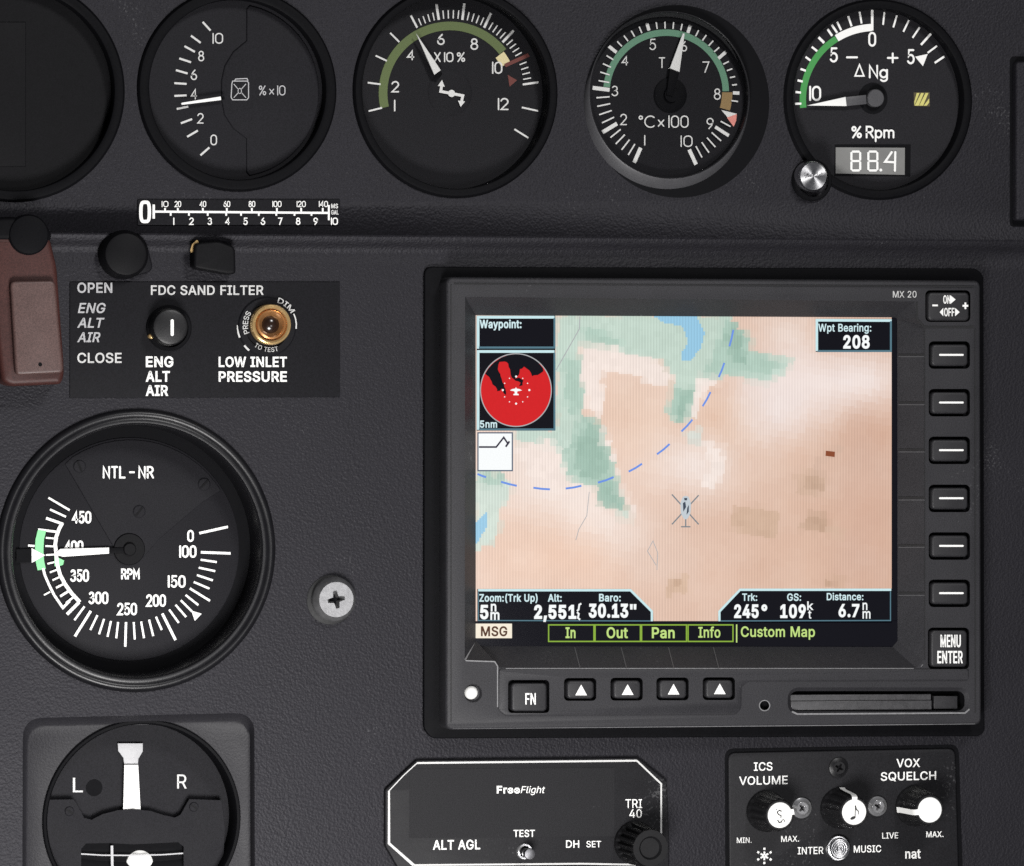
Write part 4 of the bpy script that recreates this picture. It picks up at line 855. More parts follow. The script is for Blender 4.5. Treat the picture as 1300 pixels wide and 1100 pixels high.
for s, x in (('10', 633), ('20', 682), ('40', 778), ('60', 870), ('80', 966), ('100', 1062), ('120', 1155), ('140', 1240)):
    cx, cy = z(x, 784); etext(m, s, cx, cy, 6.8, 7.5 if len(s) < 3 else 10.5, h, 1.0)
text(m, 'MS', z(1271, 0)[0], z(1297, 0)[0], z(0, 800)[1], 5.5, h, bold=14); text(m, 'GAL', z(1271, 0)[0], z(1299, 0)[0], z(0, 824)[1], 5.5, h, bold=14)
m.build('numerals', M_WHITE, pl)

# ------------------------------------------------------------------ red guard, dark knobs, filter placard
t = thing('switch_guard', 'faded red guarded switch cover with black rounded hinge at the left edge', 'switch guard', (40, 400, 0))
m = MB(); m.prism([(p[0], p[1]) for p in UL(rpoly([(-14, 300), (64, 302), (73, 340), (82, 462), (82, 478), (78, 488), (14, 491), (2, 484), (-6, 420)], 7), 46)], 0, 46, 7, 4); g = m.build('guard_cover', M_REDPL, t)
m = MB(); m.prism([(p[0], p[1]) for p in UL(rpoly([(13, 357), (70, 356), (81, 474), (20, 477)], 7), 56)], 40, 56, 3.5, 4); fp = m.build('guard_front', M_REDWORNGLARE, g)
MB().flat([[(x, y, 56.6) for x, y in circ(U(51, 463, 56)[:2], 2.4, 16)]]).build('pin_hole', M_VOID, fp)
m = MB(); m.prism([(p[0], p[1]) for p in UL(rpoly([(-30, 280), (8, 275), (50, 278), (66, 294), (66, 306), (-30, 306)], 9), 47.5)], 0, 47.5, 7, 4)
m.lathe(U(38, 298, 56)[:2], [(25, 30), (25, 46.5), (23, 49), (17, 50.5), (0, 51)], 48); m.build('hinge', M_BLACK, t)

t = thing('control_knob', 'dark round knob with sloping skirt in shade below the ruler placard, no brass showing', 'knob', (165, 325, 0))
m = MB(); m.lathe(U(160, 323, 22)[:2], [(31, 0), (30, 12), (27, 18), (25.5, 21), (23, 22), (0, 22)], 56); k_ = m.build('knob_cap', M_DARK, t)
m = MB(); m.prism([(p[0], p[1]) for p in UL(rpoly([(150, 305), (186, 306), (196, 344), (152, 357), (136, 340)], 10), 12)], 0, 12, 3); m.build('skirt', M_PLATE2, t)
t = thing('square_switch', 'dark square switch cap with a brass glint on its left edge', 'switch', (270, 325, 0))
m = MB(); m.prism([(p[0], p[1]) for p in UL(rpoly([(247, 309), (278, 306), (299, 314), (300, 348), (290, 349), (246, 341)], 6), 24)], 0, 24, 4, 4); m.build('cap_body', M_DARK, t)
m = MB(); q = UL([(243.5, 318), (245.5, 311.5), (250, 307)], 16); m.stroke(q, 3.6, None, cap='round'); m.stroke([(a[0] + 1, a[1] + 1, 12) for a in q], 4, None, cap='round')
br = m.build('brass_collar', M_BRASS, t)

t = thing('filter_placard', 'flat black placard lettered FDC SAND FILTER with white words', 'placard', (260, 430, 0))
z = Z(0, 260, 440 / 1300); s_ = 440 / 1300; h = 2.6
m = MB(); m.prism([(p[0], p[1]) for p in UL([z(262, 290), z(1275, 290), z(1276, 722), z(262, 725)], 2)], -1, 2, .6); pl = m.build('placard_plate', M_PLATE2, t)
def words_(par, rows, material, hh):
    m = MB()
    for s, x0, x1, b, cap, bold, it in rows: text(m, s, z(x0, 0)[0], z(x1, 0)[0], z(0, b)[1], cap * s_, hh, bold=bold, italic=it)
    return m.build('lettering', material, par)
words_(pl, [('OPEN', 290, 421, 330, 36, 16, 0), ('ENG', 292, 391, 406, 36, 14, .22), ('ALT', 290, 384, 461, 35, 16, .22), ('AIR', 290, 372, 515, 35, 16, .22)], M_DIMTXT, h)
words_(pl, [('CLOSE', 290, 456, 593, 36, 14, 0), ('FDC SAND FILTER', 566, 988, 338, 34, 14, 0)], M_OFFWHITE, h)
words_(pl, [('ENG', 547, 650, 608, 37, 26, 0), ('ALT', 547, 637, 663, 37, 26, 0), ('AIR', 547, 630, 716, 37, 26, 0), ('LOW INLET', 820, 1076, 608, 36, 22, 0), ('PRESSURE', 820, 1076, 663, 36, 24, 0)], M_WHITE, h)

t = thing('selector_switch', 'black round selector with one white bar, above the lower ENG ALT AIR lettering', 'switch', (215, 415, 2))
m = MB(); m.lathe(U(*z(634, 463), 4)[:2], [(28.5, 1), (28.5, 5), (27, 7), (24, 7), (23, 4)], 64); m.build('collar', M_VOID, t)
m = MB(); m.lathe(U(*z(640, 459), 28)[:2], [(24, 3), (23.5, 16), (22.6, 24), (21, 27), (18, 28), (0, 28)], 64); k_ = m.build('selector_cap', M_KNOB, t)
m = MB(); pline(m, [z(646, 436), z(646, 487)], 4.0, 28.6, cap='round'); m.build('index_bar', M_WHITE, k_)
m = MB(); m.lathe(U(*z(568, 492), 8)[:2], [(4, 2), (4, 7), (3, 9), (0, 9.5)], 24); m.build('brass_pin', M_BRASS, t)

t = thing('indicator_lamp', 'round amber warning lamp inside a ring of white lettering', 'lamp', (343, 412, 2))
lc = z(1005, 458)
m = MB(); m.lathe(U(*lc, 8)[:2], [(37, 1), (37, 3.4), (35.5, 4.6), (28, 4.6)], 64); ring = m.build('lamp_ring', M_PLATE2, t)
m = MB(); m.lathe(U(*z(1017, 450), 14)[:2], [(25.5, 4), (25.5, 14), (24.5, 16.5), (22.5, 17.5), (20.5, 16), (19.5, 12), (19.0, 10.5)], 64); m.build('lamp_bezel', M_BRASS, t)
m = MB(); lcz = U(*z(1017, 450), 12)[:2]; m.lathe(lcz, [(19.4, 10.8), (18, 14.5), (16, 15.5), (13.5, 12), (12, 9.5), (11, 8)], 48)
lens = m.build('lamp_lens', mat('amber_reflector', (0.52, 0.25, 0.095), 0.24, metal=0.6, vary=0.35, vscale=500, coat=0.5), t)
m = MB(); m.lathe(lcz, [(11.2, 8.2), (9, 10.4), (5, 12.4), (0, 13)], 40); m.build('lamp_centre', mat('dark_amber_glass', (0.018, 0.009, 0.006), 0.2, spec=0.5, vary=0.3), lens)
m = MB()
def ringtext(s, a0, a1, r, cap, bold=10, flip=False):
    """Lettering bent round the lamp; angles in degrees clockwise from the right."""
    L_ = math.radians(abs(a1 - a0)) * r
    def place(px, py):
        f = px / L_; rr = r - py if not flip else r + py
        a = math.radians(a0 + (a1 - a0) * f)
        return (lc[0] + 3 + rr * math.cos(a), lc[1] - 2 + rr * math.sin(a))
    text(m, s, 0, L_, 0, cap, 5.2, bold=bold, place=place)
ringtext('DIM', 288, 330, 30, 6.5); ringtext('PRESS', 160, 212, 28.5, 6.5); ringtext('TO TEST', 128, 72, 34, 5.6, flip=True)
m.stroke([U(lc[0] + 3 + 33 * math.cos(math.radians(a)), lc[1] - 2 + 33 * math.sin(math.radians(a)), 5.2) for a in (334, 346, 358, 368)], 1.6, None)
m.stroke([U(lc[0] + 3 + 42 * math.cos(math.radians(a)), lc[1] - 2 + 42 * math.sin(math.radians(a)), 3.6) for a in (158, 166, 174, 180)], 2.4, None, w2=1)
m.stroke([U(lc[0] + 3 + 42 * math.cos(math.radians(a)), lc[1] - 2 + 42 * math.sin(math.radians(a)), 3.6) for a in (130, 136, 142)], 2.4, None)
m.build('lettering', M_OFFWHITE, ring)

# ------------------------------------------------------------------ the large bright screw and the box at the right edge
def cross(c, a, b, rot):
    """Outline of a cross recess."""
    p = []
    for k in range(4):
        t_ = rot + k * math.pi / 2
        ux, uy = math.cos(t_), math.sin(t_); vx, vy = -uy, ux
        p += [(c[0] + ux * b + vx * -b, c[1] + uy * b + vy * -b), (c[0] + ux * a + vx * -b * .62, c[1] + uy * a + vy * -b * .62), (c[0] + ux * a + vx * b * .62, c[1] + uy * a + vy * b * .62)]
    return p
def cross_screw(t, x, y, hb, r, hh, face, mt, rot, rc=(.42, .15)):
    c = U(x, y, hb + hh)[:2]
    m = MB()
    cr = cross(c, r * rc[0], r * rc[1], rot)
    n = 64
    rings = [m.add([(px, py, h_) for px, py in circ(c, q, n)]) for q, h_ in ((r, hb), (r, hb + hh * .35), (r * .985, hb + hh * .5), (face * 1.04, hb + hh * .93), (face, hb + hh))]
    for a, b in zip(rings, rings[1:]): m.bridge(a, b)
    m.flat([[(px, py, hb + hh) for px, py in circ(c, face, n)], [(px, py, hb + hh) for px, py in cr]])
    i0 = m.add([(px, py, hb + hh) for px, py in cr]); cs = [((px - c[0]) * .55 + c[0], (py - c[1]) * .55 + c[1]) for px, py in cr]
    i1 = m.add([(px, py, hb + hh - r * .35) for px, py in cs]); m.bridge(i0, i1)
    o = m.build('screw_head', mt, t)
    MB().flat([[(px, py, hb + hh - r * .35) for px, py in cs]]).build('cross_recess', M_VOID, o)
    return o
t = thing('panel_screw', 'large bright cross-head screw in the panel, to the left of the display', 'screw', (422, 760, 0))
m = MB(); m.lathe(U(420, 762, 1)[:2], [(31, -.5), (31, .8), (30, 1.4), (20, 1.4)], 64); m.build('washer', M_GROOVE, t)
cross_screw(t, 427, 761.5, 1, 28, 19, 22, M_STEEL, math.radians(80), (.40, .13))

t = thing('equipment_box', 'blank black box cut off by the right edge of the photo', 'equipment box', (1340, 180, HP))
m = MB(); m.prism([(p[0], p[1]) for p in UL(rpoly([(1290, 78), (1480, 78), (1480, 280), (1290, 280)], 5), HP + 14)], HP - 1, HP + 14, 4, 4); m.build('box_front', M_PANEL, t)
m = MB(); m.flat([UL(rpoly([(1282, 72), (1490, 72), (1490, 288), (1282, 288)], 6), HP + .6)]); m.build('mounting_gap', M_BLACK, t)

# ------------------------------------------------------------------ multi-function display
t = thing('map_display', 'square black cockpit display lit with a beige and green moving map', 'display', (900, 640, 0))
m = MB(); m.prism([(p[0], p[1]) for p in UL(rpoly([(539, 339), (1240, 341), (1249, 350), (1250, 930), (1243, 935), (548, 938), (538, 926)], 10), 6)], 0, 6, 2); m.build('mounting_flange', M_BLACK, t)
HB = 40.0; HSC = 11.0
BO = [(p[0], p[1]) for p in UL(rpoly([(567, 352), (1245, 356.5), (1246.5, 920.5), (566, 927)], 9, 5), HB)]
OPEN_ = [(590.5, 377), (1161, 383), (1163.5, 404), (1173, 413), (1173, 838), (1163, 848), (634, 848), (628, 839.5), (590, 838.5)]
SCR = [(604, 400), (1134, 403), (1139, 408), (1139.5, 404.2), (1139.5, 815), (1132, 821.5), (612, 820.5), (604, 815), (603.5, 812)]
SCR = [(604, 400.5), (1136, 403.3), (1138, 404), (1139, 406), (1139.5, 814), (1133, 821.5), (612, 820.5), (606, 818), (604, 814)]
PAD = rpoly([(633, 849.5), (1229, 849.5), (1229, 864), (950, 865), (941, 872), (940.5, 900), (934, 907), (642, 909), (632, 901)], 3, 3)
BTN = [('power', 1174.7, 368.7, 1232, 409)] + [('line', 1179, y - 17.5, 1231.5, y + 17.5) for y in (451, 511.5, 572, 633, 693.5, 753.5)] + [('menu', 1178, 797, 1230.5, 850)]
BTN2 = [('function', 645, 863.5, 697.5, 905.5)] + [('arrow', x - 20.5, 861 + i * -.3, x + 20.5, 890 - i * .3) for i, x in enumerate((736.5, 795.5, 853.8, 912.6))]
def wellpx(b, r=6): return rrect(b[1], b[2], b[3], b[4], r, 4)
SLOT = rrect(1000, 873, 1231, 908, 14, 6)
LED = circ((600.5, 880.5), 11.5, 32); PIN = circ((970.5, 896), 6.6, 24)
m = MB()
bodyrings = [m.add([(p[0], p[1], q) for p in (BO if k < 2 else inset(BO, ins))]) for k, (q, ins) in enumerate(((5, 0), (HB - 3.5, 0), (HB - 2.2, .5), (HB - .8, 1.6), (HB, 3.2)))]
for a, b in zip(bodyrings, bodyrings[1:]): m.bridge(a, b)
fo = [(x, y, HB) for x, y in inset(BO, 3.2)]
holes = [UL(OPEN_, HB), UL(PAD, HB), UL(SLOT, HB), UL(LED, HB), UL(PIN, HB)] + [UL(wellpx(b), HB) for b in BTN]
m.flat([fo] + holes)
body = m.build('bezel', M_BEZEL, t)
# sloping inner faces down to the glass
m = MB()
Ao = m.add(UL(OPEN_, HB)); Am = m.add([( *[(a * .93 + b * .07) for a, b in zip(p[:2], q[:2])], HB + (HSC - HB) * .07 + .05) for p, q in zip(UL(OPEN_, HB), UL(SCR, HSC))])
Ab = m.add(UL(SCR, HSC)); Ac = m.add(UL(SCR, HSC - 6)); m.bridge(Ao, Am); m.bridge(Am, Ab); m.bridge(Ab, Ac)
m.build('screen_surround', M_BEZEL, body, sharp=20)
# raised key strip
m = MB(); hpad = HB + 2.5
pr = UL(PAD, HB); r0 = m.add(pr); r1 = m.add([(x, y, hpad - .8) for x, y in inset(pr, .2)]); ins = inset(pr, 1.4); r2 = m.add([(x, y, hpad) for x, y in ins]); m.bridge(r0, r1); m.bridge(r1, r2)
m.flat([[(x, y, hpad) for x, y in ins]] + [UL(wellpx(b, 5), hpad) for b in BTN2])
pad = m.build('key_strip', M_BEZEL, body)
# wells, slot, pin hole
m = MB()
for hole in (PIN,):
    w = UL(hole, HB); a0 = m.add(w); a1 = m.add([(p[0], p[1], HB - 10) for p in w]); m.bridge(a0, a1); m.flat([[(p[0], p[1], HB - 10) for p in w]])
m.build('reset_hole', M_VOID, body)
m = MB(); w = UL(SLOT, HB); si = inset(w, 5.0); a0 = m.add(w); a1 = m.add([(x, y, HB - 1) for x, y in inset(w, 1)]); a2 = m.add([(x, y, HB - 5) for x, y in si]); m.bridge(a0, a1); m.bridge(a1, a2); slot = m.build('card_slot', M_BEZEL, t)
m = MB(); a2 = m.add([(x, y, HB - 5) for x, y in si]); a3 = m.add([(x, y, HB - 24) for x, y in si]); m.bridge(a2, a3); m.flat([[(x, y, HB - 24) for x, y in si]]); m.build('slot_cavity', M_VOID, slot)
m = MB()
m.prism([(p[0], p[1]) for p in UL([(1004, 882.5), (1183, 881.5), (1183, 901), (1004, 902)], HB - 7)], HB - 22, HB - 9, 1.2)
m.prism([(p[0], p[1]) for p in UL([(1004, 890.5), (1183, 889.5), (1183, 901), (1004, 902)], HB - 6)], HB - 12, HB - 6, 1.2)
m.build('memory_card', M_CARD, slot)
m = MB(); m.prism([(p[0], p[1]) for p in UL([(1186, 884), (1216, 884), (1216, 900.5), (1186, 900.5)], HB - 8)], HB - 22, HB - 9, 1.0); m.build('eject_button', M_BUTTON, slot)
m = MB(); q = [(1006, 904), (1012, 906.8), (1225, 905.5), (1230, 901)]; m.stroke([(p[0], p[1], HB + .5) for p in UL(q, HB)], 2.2, None, cap='round'); m.build('lip_highlight', M_EDGE, slot)  # pale ribbon painted for the light on the lower lip
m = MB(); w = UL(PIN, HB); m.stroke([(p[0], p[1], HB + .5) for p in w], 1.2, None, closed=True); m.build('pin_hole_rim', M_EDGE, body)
# light sensor
m = MB(); w = U(600.5, 880.5, HB)[:2]
m.lathe(w, [(12, HB + .2), (11.4, HB - 1), (10, HB - 5), (0, HB - 6)], 40); ls = m.build('sensor_cup', M_BEZEL, t)
m = MB(); m.lathe(U(600, 880, HB + 3)[:2], [(8.6 * math.cos(a), HB - 5 + 9 * math.sin(a)) for a in [k * math.pi / 16 for k in range(8)]] + [(0, HB + 4)], 32); m.build('sensor_dome', M_WHITE, ls)
# painted highlight lines on the moulding edges, and the engraved ticks
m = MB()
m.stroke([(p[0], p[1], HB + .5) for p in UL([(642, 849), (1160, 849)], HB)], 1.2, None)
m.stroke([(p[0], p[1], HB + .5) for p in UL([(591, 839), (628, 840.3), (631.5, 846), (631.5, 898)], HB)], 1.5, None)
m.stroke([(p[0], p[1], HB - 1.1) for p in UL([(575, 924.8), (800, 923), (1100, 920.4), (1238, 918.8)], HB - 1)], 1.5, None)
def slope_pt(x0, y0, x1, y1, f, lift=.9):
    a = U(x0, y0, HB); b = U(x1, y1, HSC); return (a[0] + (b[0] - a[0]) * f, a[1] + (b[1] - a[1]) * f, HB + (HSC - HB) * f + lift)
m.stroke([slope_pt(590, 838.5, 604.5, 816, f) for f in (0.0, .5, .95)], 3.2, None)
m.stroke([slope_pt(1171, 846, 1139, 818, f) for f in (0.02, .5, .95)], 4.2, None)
m.build('edge_highlights', M_EDGE, body)
m = MB()
for x in (729, 788, 848, 905): m.stroke([slope_pt(x + 7, 848, x, 821, f, 1.0) for f in (-.02, .5, .97)], 1.6, None)
m.build('engraved_tick', mat('soft_edge_paint', (0.062, 0.062, 0.066), 0.45), body); m = MB()
for y in (453, 514, 574, 635, 695, 756): m.stroke([slope_pt(1173.5, y, 1139.5, y, f, 1.0) for f in (0, .5, .98)], 1.4, None)
m.build('engraved_tick', MATS['soft_edge_paint'], body)
m = MB()
for y in (450.5, 511, 571, 632, 692.5, 753): m.stroke([slope_pt(1173.5, y, 1139.5, y, f, 1.1) for f in (0, .5, .98)], 2.4, None)
m.stroke([(p[0], p[1], HB + .5) for p in UL([(1173.6, 414), (1173.6, 838)], HB)], 1.2, None)
m.stroke([(p[0], p[1], HB + .5) for p in UL([(1163.5, 384), (1164, 405), (1173, 415.5), (1236, 415.5)], HB)], 2.2, None)
m.stroke([(p[0], p[1], HB + .5) for p in UL([(1237.5, 418), (1238, 905)], HB)], 1.3, None)
m.stroke([(p[0], p[1], HB + .5) for p in UL([(572.5, 362), (572.5, 918)], HB)], 1.3, None)
m.stroke([(p[0], p[1], HB + .5) for p in UL([(576, 360.5), (1236, 364)], HB)], 1.2, None)
m.build('engraved_lines', M_GROOVE, body)
m = MB(); text(m, 'MX 20', 1133.5, 1163.5, 378, 8.2, HB + .6, bold=6); m.build('lettering', M_OFFWHITE, body)

# keys
def key(name, x0, y0, x1, y1, hb, r=5):
    m = MB(); m.prism([(p[0], p[1]) for p in UL(rrect(x0, y0, x1, y1, r, 4), hb + 4)], hb - 10, hb + 4, 3.0, 4)
    k = m.build(name, M_BUTTON, t)
    b = [q for q in BTN + BTN2 if q[1] < (x0 + x1) / 2 < q[3] and q[2] < (y0 + y1) / 2 < q[4]][0]
    m = MB(); w = UL(wellpx(b, 6 if hb == HB else 5), hb); a0 = m.add(w); a1 = m.add([(p[0], p[1], hb - 11) for p in w]); m.bridge(a0, a1); m.flat([[(p[0], p[1], hb - 11) for p in w]])
    m.build('key_well', M_VOID, k)
    return k
k_ = key('power_key', 1178.5, 371.5, 1230.5, 407.5, HB)
m = MB(); hk = HB + 4.6
text(m, 'ON', 1197.5, 1206.5, 385.5, 10, hk, bold=22); m.flat([UL([(1206, 375.5), (1207, 375.5), (1213.2, 380.5), (1207, 385.8), (1206, 385.8)], hk)])
text(m, 'OFF', 1198.5, 1211.5, 401.5, 10, hk, bold=22); m.flat([UL([(1197.5, 391.2), (1197.5, 401.8), (1193, 396.5)], hk)]); m.flat([UL([(1212.5, 391.2), (1218.3, 396.5), (1212.5, 401.8)], hk)])
pline(m, [(1183.5, 388), (1190.5, 388)], 2.3, hk); pline(m, [(1221.8, 388.5), (1229, 388.5)], 2.5, hk); pline(m, [(1225.4, 384.3), (1225.4, 392.7)], 2.5, hk)
m.build('lettering', M_WHITE, k_)
for i, y in enumerate((451, 511.5, 572, 633, 693.5, 753.5)):
    k_ = key('line_key', 1183, y - 13.5, 1229, y + 14, HB)
    m = MB(); pline(m, [(1193.3, y - .2), (1222.3, y - .2)], 2.5, HB + 4.6, cap='round'); m.build('key_mark', M_WHITE, k_)
k_ = key('menu_key', 1182, 800.5, 1228, 847, HB)
m = MB(); text(m, 'MENU', 1194, 1219.5, 821.5, 15, HB + 4.6, bold=20); text(m, 'ENTER', 1190, 1222, 842, 15, HB + 4.6, bold=20); m.build('lettering', M_WHITE, k_)
k_ = key('function_key', 649.5, 867.5, 694.5, 903.5, hpad)
m = MB(); text(m, 'FN', 667, 680, 894.5, 14, hpad + 4.6, bold=14); m.build('lettering', M_WHITE, k_)
for i, x in enumerate((737, 796, 854.3, 913)):
    k_ = key('arrow_key', x - 17, 864.5 - i * .3, x + 17.5, 887.5 - i * .3, hpad)
    m = MB(); m.flat([UL([(x + .8 - 7.4, 883 - i * .5), (x + .8, 869.5 - i * .5), (x + .8 + 7.4, 883 - i * .5)], hpad + 4.6)]); m.build('key_mark', M_WHITE, k_)

# screen: black glass, then what it shows
HS = HSC - 2
m = MB(); m.flat([UL([(600, 396), (1144, 399), (1144, 826), (600, 825)], HS)]); scr = m.build('screen', E_BLACK, t)
def ins_poly(p, poly): return inside(p, poly)
zc = Z(560, 370, 610 / 1300)
LG, MG, DG, PL, BL_ = (190, 214, 201), (172, 200, 185), (152, 184, 168), (243, 229, 221), (146, 198, 226)
SOFT = [([(800, 180), (960, 160), (1240, 170), (1240, 290), (1060, 320), (970, 380), (860, 410), (800, 330)], (237, 220, 213)),
 ([(520, 480), (640, 410), (770, 410), (770, 510), (690, 560), (640, 500)], (239, 222, 213)),
 ([(190, 390), (330, 420), (420, 520), (530, 620), (530, 720), (400, 660), (190, 560)], (241, 224, 214)),
 ([(840, 60), (1000, 60), (1000, 180), (930, 160)], (238, 222, 213)),
 ([(395, 225), (600, 260), (650, 340), (600, 420), (520, 480), (440, 400)], (233, 203, 183)),
 ([(690, 280), (790, 290), (860, 410), (760, 400), (690, 350)], (229, 195, 172)),
 ([(1090, 330), (1240, 300), (1240, 840), (1060, 840)], (212, 174, 153)),
 ([(170, 600), (380, 650), (500, 740), (440, 800), (92, 800), (92, 720)], (234, 201, 180))]
CRISP = [
 ([(310, 60), (790, 60), (805, 100), (838, 125), (838, 160), (955, 185), (940, 205), (880, 245), (840, 240), (770, 230), (722, 235), (702, 260), (690, 290), (662, 345), (638, 355), (612, 330), (612, 300), (632, 235), (592, 185), (550, 175), (430, 150), (380, 140), (372, 200), (385, 330), (420, 400), (440, 430), (490, 555), (492, 602), (440, 565), (420, 525), (335, 510), (330, 440), (195, 400), (195, 370), (310, 370)], LG),
 ([(92, 488), (165, 500), (192, 520), (172, 570), (152, 600), (162, 640), (130, 690), (92, 700)], (205, 222, 211)),
 ([(108, 488), (168, 500), (150, 535), (108, 520)], MG),
 ([(380, 90), (400, 95), (505, 130), (470, 152), (392, 122)], MG), ([(338, 170), (378, 200), (384, 330), (345, 335), (330, 250)], MG),
 ([(770, 65), (835, 120), (842, 165), (935, 190), (860, 225), (800, 222), (770, 232), (700, 245), (740, 160)], MG), ([(780, 70), (812, 110), (830, 180), (800, 200), (770, 140)], DG),
 ([(375, 330), (425, 345), (445, 400), (460, 440), (476, 482), (476, 520), (430, 535), (338, 508), (338, 440), (350, 400)], MG), ([(362, 400), (412, 352), (440, 410), (452, 460), (452, 505), (372, 500)], DG),
 ([(428, 515), (465, 508), (472, 540), (497, 568), (494, 600), (440, 578), (422, 550)], DG), ([(470, 590), (512, 596), (512, 625), (480, 615)], (205, 218, 206)),
 ([(638, 255), (692, 262), (684, 340), (640, 354), (612, 322)], MG), ([(648, 268), (676, 268), (664, 335), (640, 350), (634, 310)], DG),
 ([(382, 140), (540, 168), (590, 190), (628, 235), (604, 262), (520, 228), (442, 218), (432, 330), (392, 322), (375, 210)], PL),
 ([(425, 350), (448, 380), (466, 430), (484, 500), (500, 560), (524, 580), (522, 620), (496, 566), (470, 470), (440, 400)], PL),
 ([(288, 400), (330, 440), (336, 512), (400, 520), (402, 560), (250, 520), (188, 420)], (242, 226, 217)),
 ([(692, 228), (762, 236), (724, 262), (704, 300), (690, 340), (662, 345), (684, 290)], PL),
 ([(660, 372), (712, 372), (712, 415), (668, 410)], (214, 220, 212)), ([(704, 405), (766, 420), (764, 500), (722, 545), (700, 520), (730, 470)], PL),
 ([(788, 590), (850, 583), (914, 597), (912, 668), (880, 658), (788, 648)], (207, 174, 149)),
 ([(965, 622), (1088, 632), (1086, 662), (965, 650)], (211, 178, 155)), ([(988, 600), (1046, 602), (1046, 648), (985, 640)], (196, 162, 137)),
 ([(958, 492), (1042, 490), (1046, 552), (958, 548)], (214, 181, 158)), ([(985, 495), (1030, 495), (1030, 540), (985, 538)], (200, 167, 143)), ([(1010, 445), (1095, 412), (1090, 440), (1036, 450), (1034, 492), (1010, 495)], (213, 180, 160)),
 ([(613, 768), (667, 770), (667, 826), (613, 822)], (213, 180, 154)), ([(616, 782), (641, 784), (641, 798), (616, 797)], (184, 148, 120)),
 ([(1042, 772), (1106, 770), (1105, 796), (1042, 790)], (210, 174, 150)), ([(1045, 776), (1068, 778), (1068, 789), (1045, 788)], (186, 150, 124)),
]
WATER = [[(575, 64), (690, 64), (714, 108), (704, 150), (672, 188), (648, 182), (652, 160), (670, 138), (652, 92), (600, 82)], [(90, 632), (126, 596), (122, 640), (90, 694)]]
SOFT = [([zc(*q) for q in a], b) for a, b in SOFT]; CRISP = [([zc(*q) for q in a], b) for a, b in CRISP]; WATER = [[zc(*q) for q in a] for a in WATER]
CELL = 8.6; TH = math.radians(8)
ct, st = math.cos(TH), math.sin(TH)
hsh = {}
def soft(x, y):
    f = min(1, max(0, (x - 600) / 530)); g = min(1, max(0, (y - 540) / 250))
    b_ = tuple(a + (b - a) * (0.75 * f + 0.25 * g) for a, b in zip((238, 213, 198), (214, 176, 153)))
    for poly, col_ in SOFT:
        if inside((x, y), poly): b_ = col_
    return b_
def vnoise(x, y, s):
    """Smooth value noise, -1 to 1."""
    x /= s; y /= s; i, j = math.floor(x), math.floor(y); a, b = x - i, y - j
    a = a * a * (3 - 2 * a); b = b * b * (3 - 2 * b)
    q = lambda m, n: random.Random(m * 92821 + n * 68917 + int(s) * 131).uniform(-1, 1)
    return (q(i, j) * (1 - a) + q(i + 1, j) * a) * (1 - b) + (q(i, j + 1) * (1 - a) + q(i + 1, j + 1) * a) * b
RING = [(r * math.cos(a), r * math.sin(a)) for r, n in ((0, 1), (9, 6), (20, 9), (32, 11)) for a in [2 * math.pi * k / n for k in range(n)]]
def lat(i, j):
    k = (i, j)
    if k not in hsh:
        x = i * CELL; y = j * CELL
        X = x * ct - y * st + 604; Y = x * st + y * ct + 400
        acc = [0, 0, 0]
        for dx, dy in RING:
            r = soft(X + dx, Y + dy); acc = [a + b / len(RING) for a, b in zip(acc, r)]
        n = random.Random(i * 7919 + j * 104729).uniform(-1, 1)
        t_ = 4 * vnoise(X, Y, 60) + 3 * vnoise(X + 90, Y + 40, 22)
        acc = [acc[0] + n * 1.2 + t_ * .5, acc[1] + n * 1.5 + t_, acc[2] + n * 1.5 + t_ * 1.3]
        jx, jy = 3 * vnoise(X + 40, Y, 11), 3 * vnoise(X, Y + 80, 11)
        for poly, col_ in CRISP:
            hit = sum(inside((X + jx + dx, Y + jy + dy), poly) for dx, dy in ((0, 0), (2.4, 1), (-2.4, -1), (1, -2.4), (-1, 2.4))) / 5
            if hit: acc = [a + (b + n * 4 - a) * hit * .92 for a, b in zip(acc, col_)]
        hsh[k] = acc
    return hsh[k]
def mapcol(px, py):
    if any(inside((px, py), w_) for w_ in WATER): return srgb(*BL_)
    x = (px - 604) * ct + (py - 400) * st; y = -(px - 604) * st + (py - 400) * ct
    fi, fj = x / CELL, y / CELL
    c1 = lat(round(fi), round(fj))
    i0, j0 = math.floor(fi), math.floor(fj); a, b = fi - i0, fj - j0
    c2 = [0, 0, 0]
    for di, wx in ((0, 1 - a), (1, a)):
        for dj, wy in ((0, 1 - b), (1, b)):
            q = lat(i0 + di, j0 + dj); c2 = [s + q[n] * wx * wy for n, s in enumerate(c2)]
    return srgb(*[min(255, max(0, c1[n] * .72 + c2[n] * .28)) for n in range(3)])
me = bpy.data.meshes.new('moving_map'); NX, NY = 212, 160
x0, x1, y0, y1 = 603.5, 1132.0, 400.0, 797.0
vs = [W(U(x0 + (x1 - x0) * i / NX, y0 + (y1 - y0) * j / NY + 2.4 * (1 - j / NY) * i / NX, HS + .5)) - BASE[scr.name] for j in range(NY + 1) for i in range(NX + 1)]
fs = [(j * (NX + 1) + i, (j + 1) * (NX + 1) + i, (j + 1) * (NX + 1) + i + 1, j * (NX + 1) + i + 1) for j in range(NY) for i in range(NX)]
me.from_pydata(vs, [], fs)
ca = me.color_attributes.new('map_colour', 'FLOAT_COLOR', 'CORNER'); buf = []
for j in range(NY):
    for i in range(NX):
        cl = mapcol(x0 + (x1 - x0) * (i + .5) / NX, y0 + (y1 - y0) * (j + .5) / NY); buf += list(cl) * 4
ca.data.foreach_set('color', buf)
mm_ = bpy.data.materials.new('screen_map'); mm_.use_nodes = True
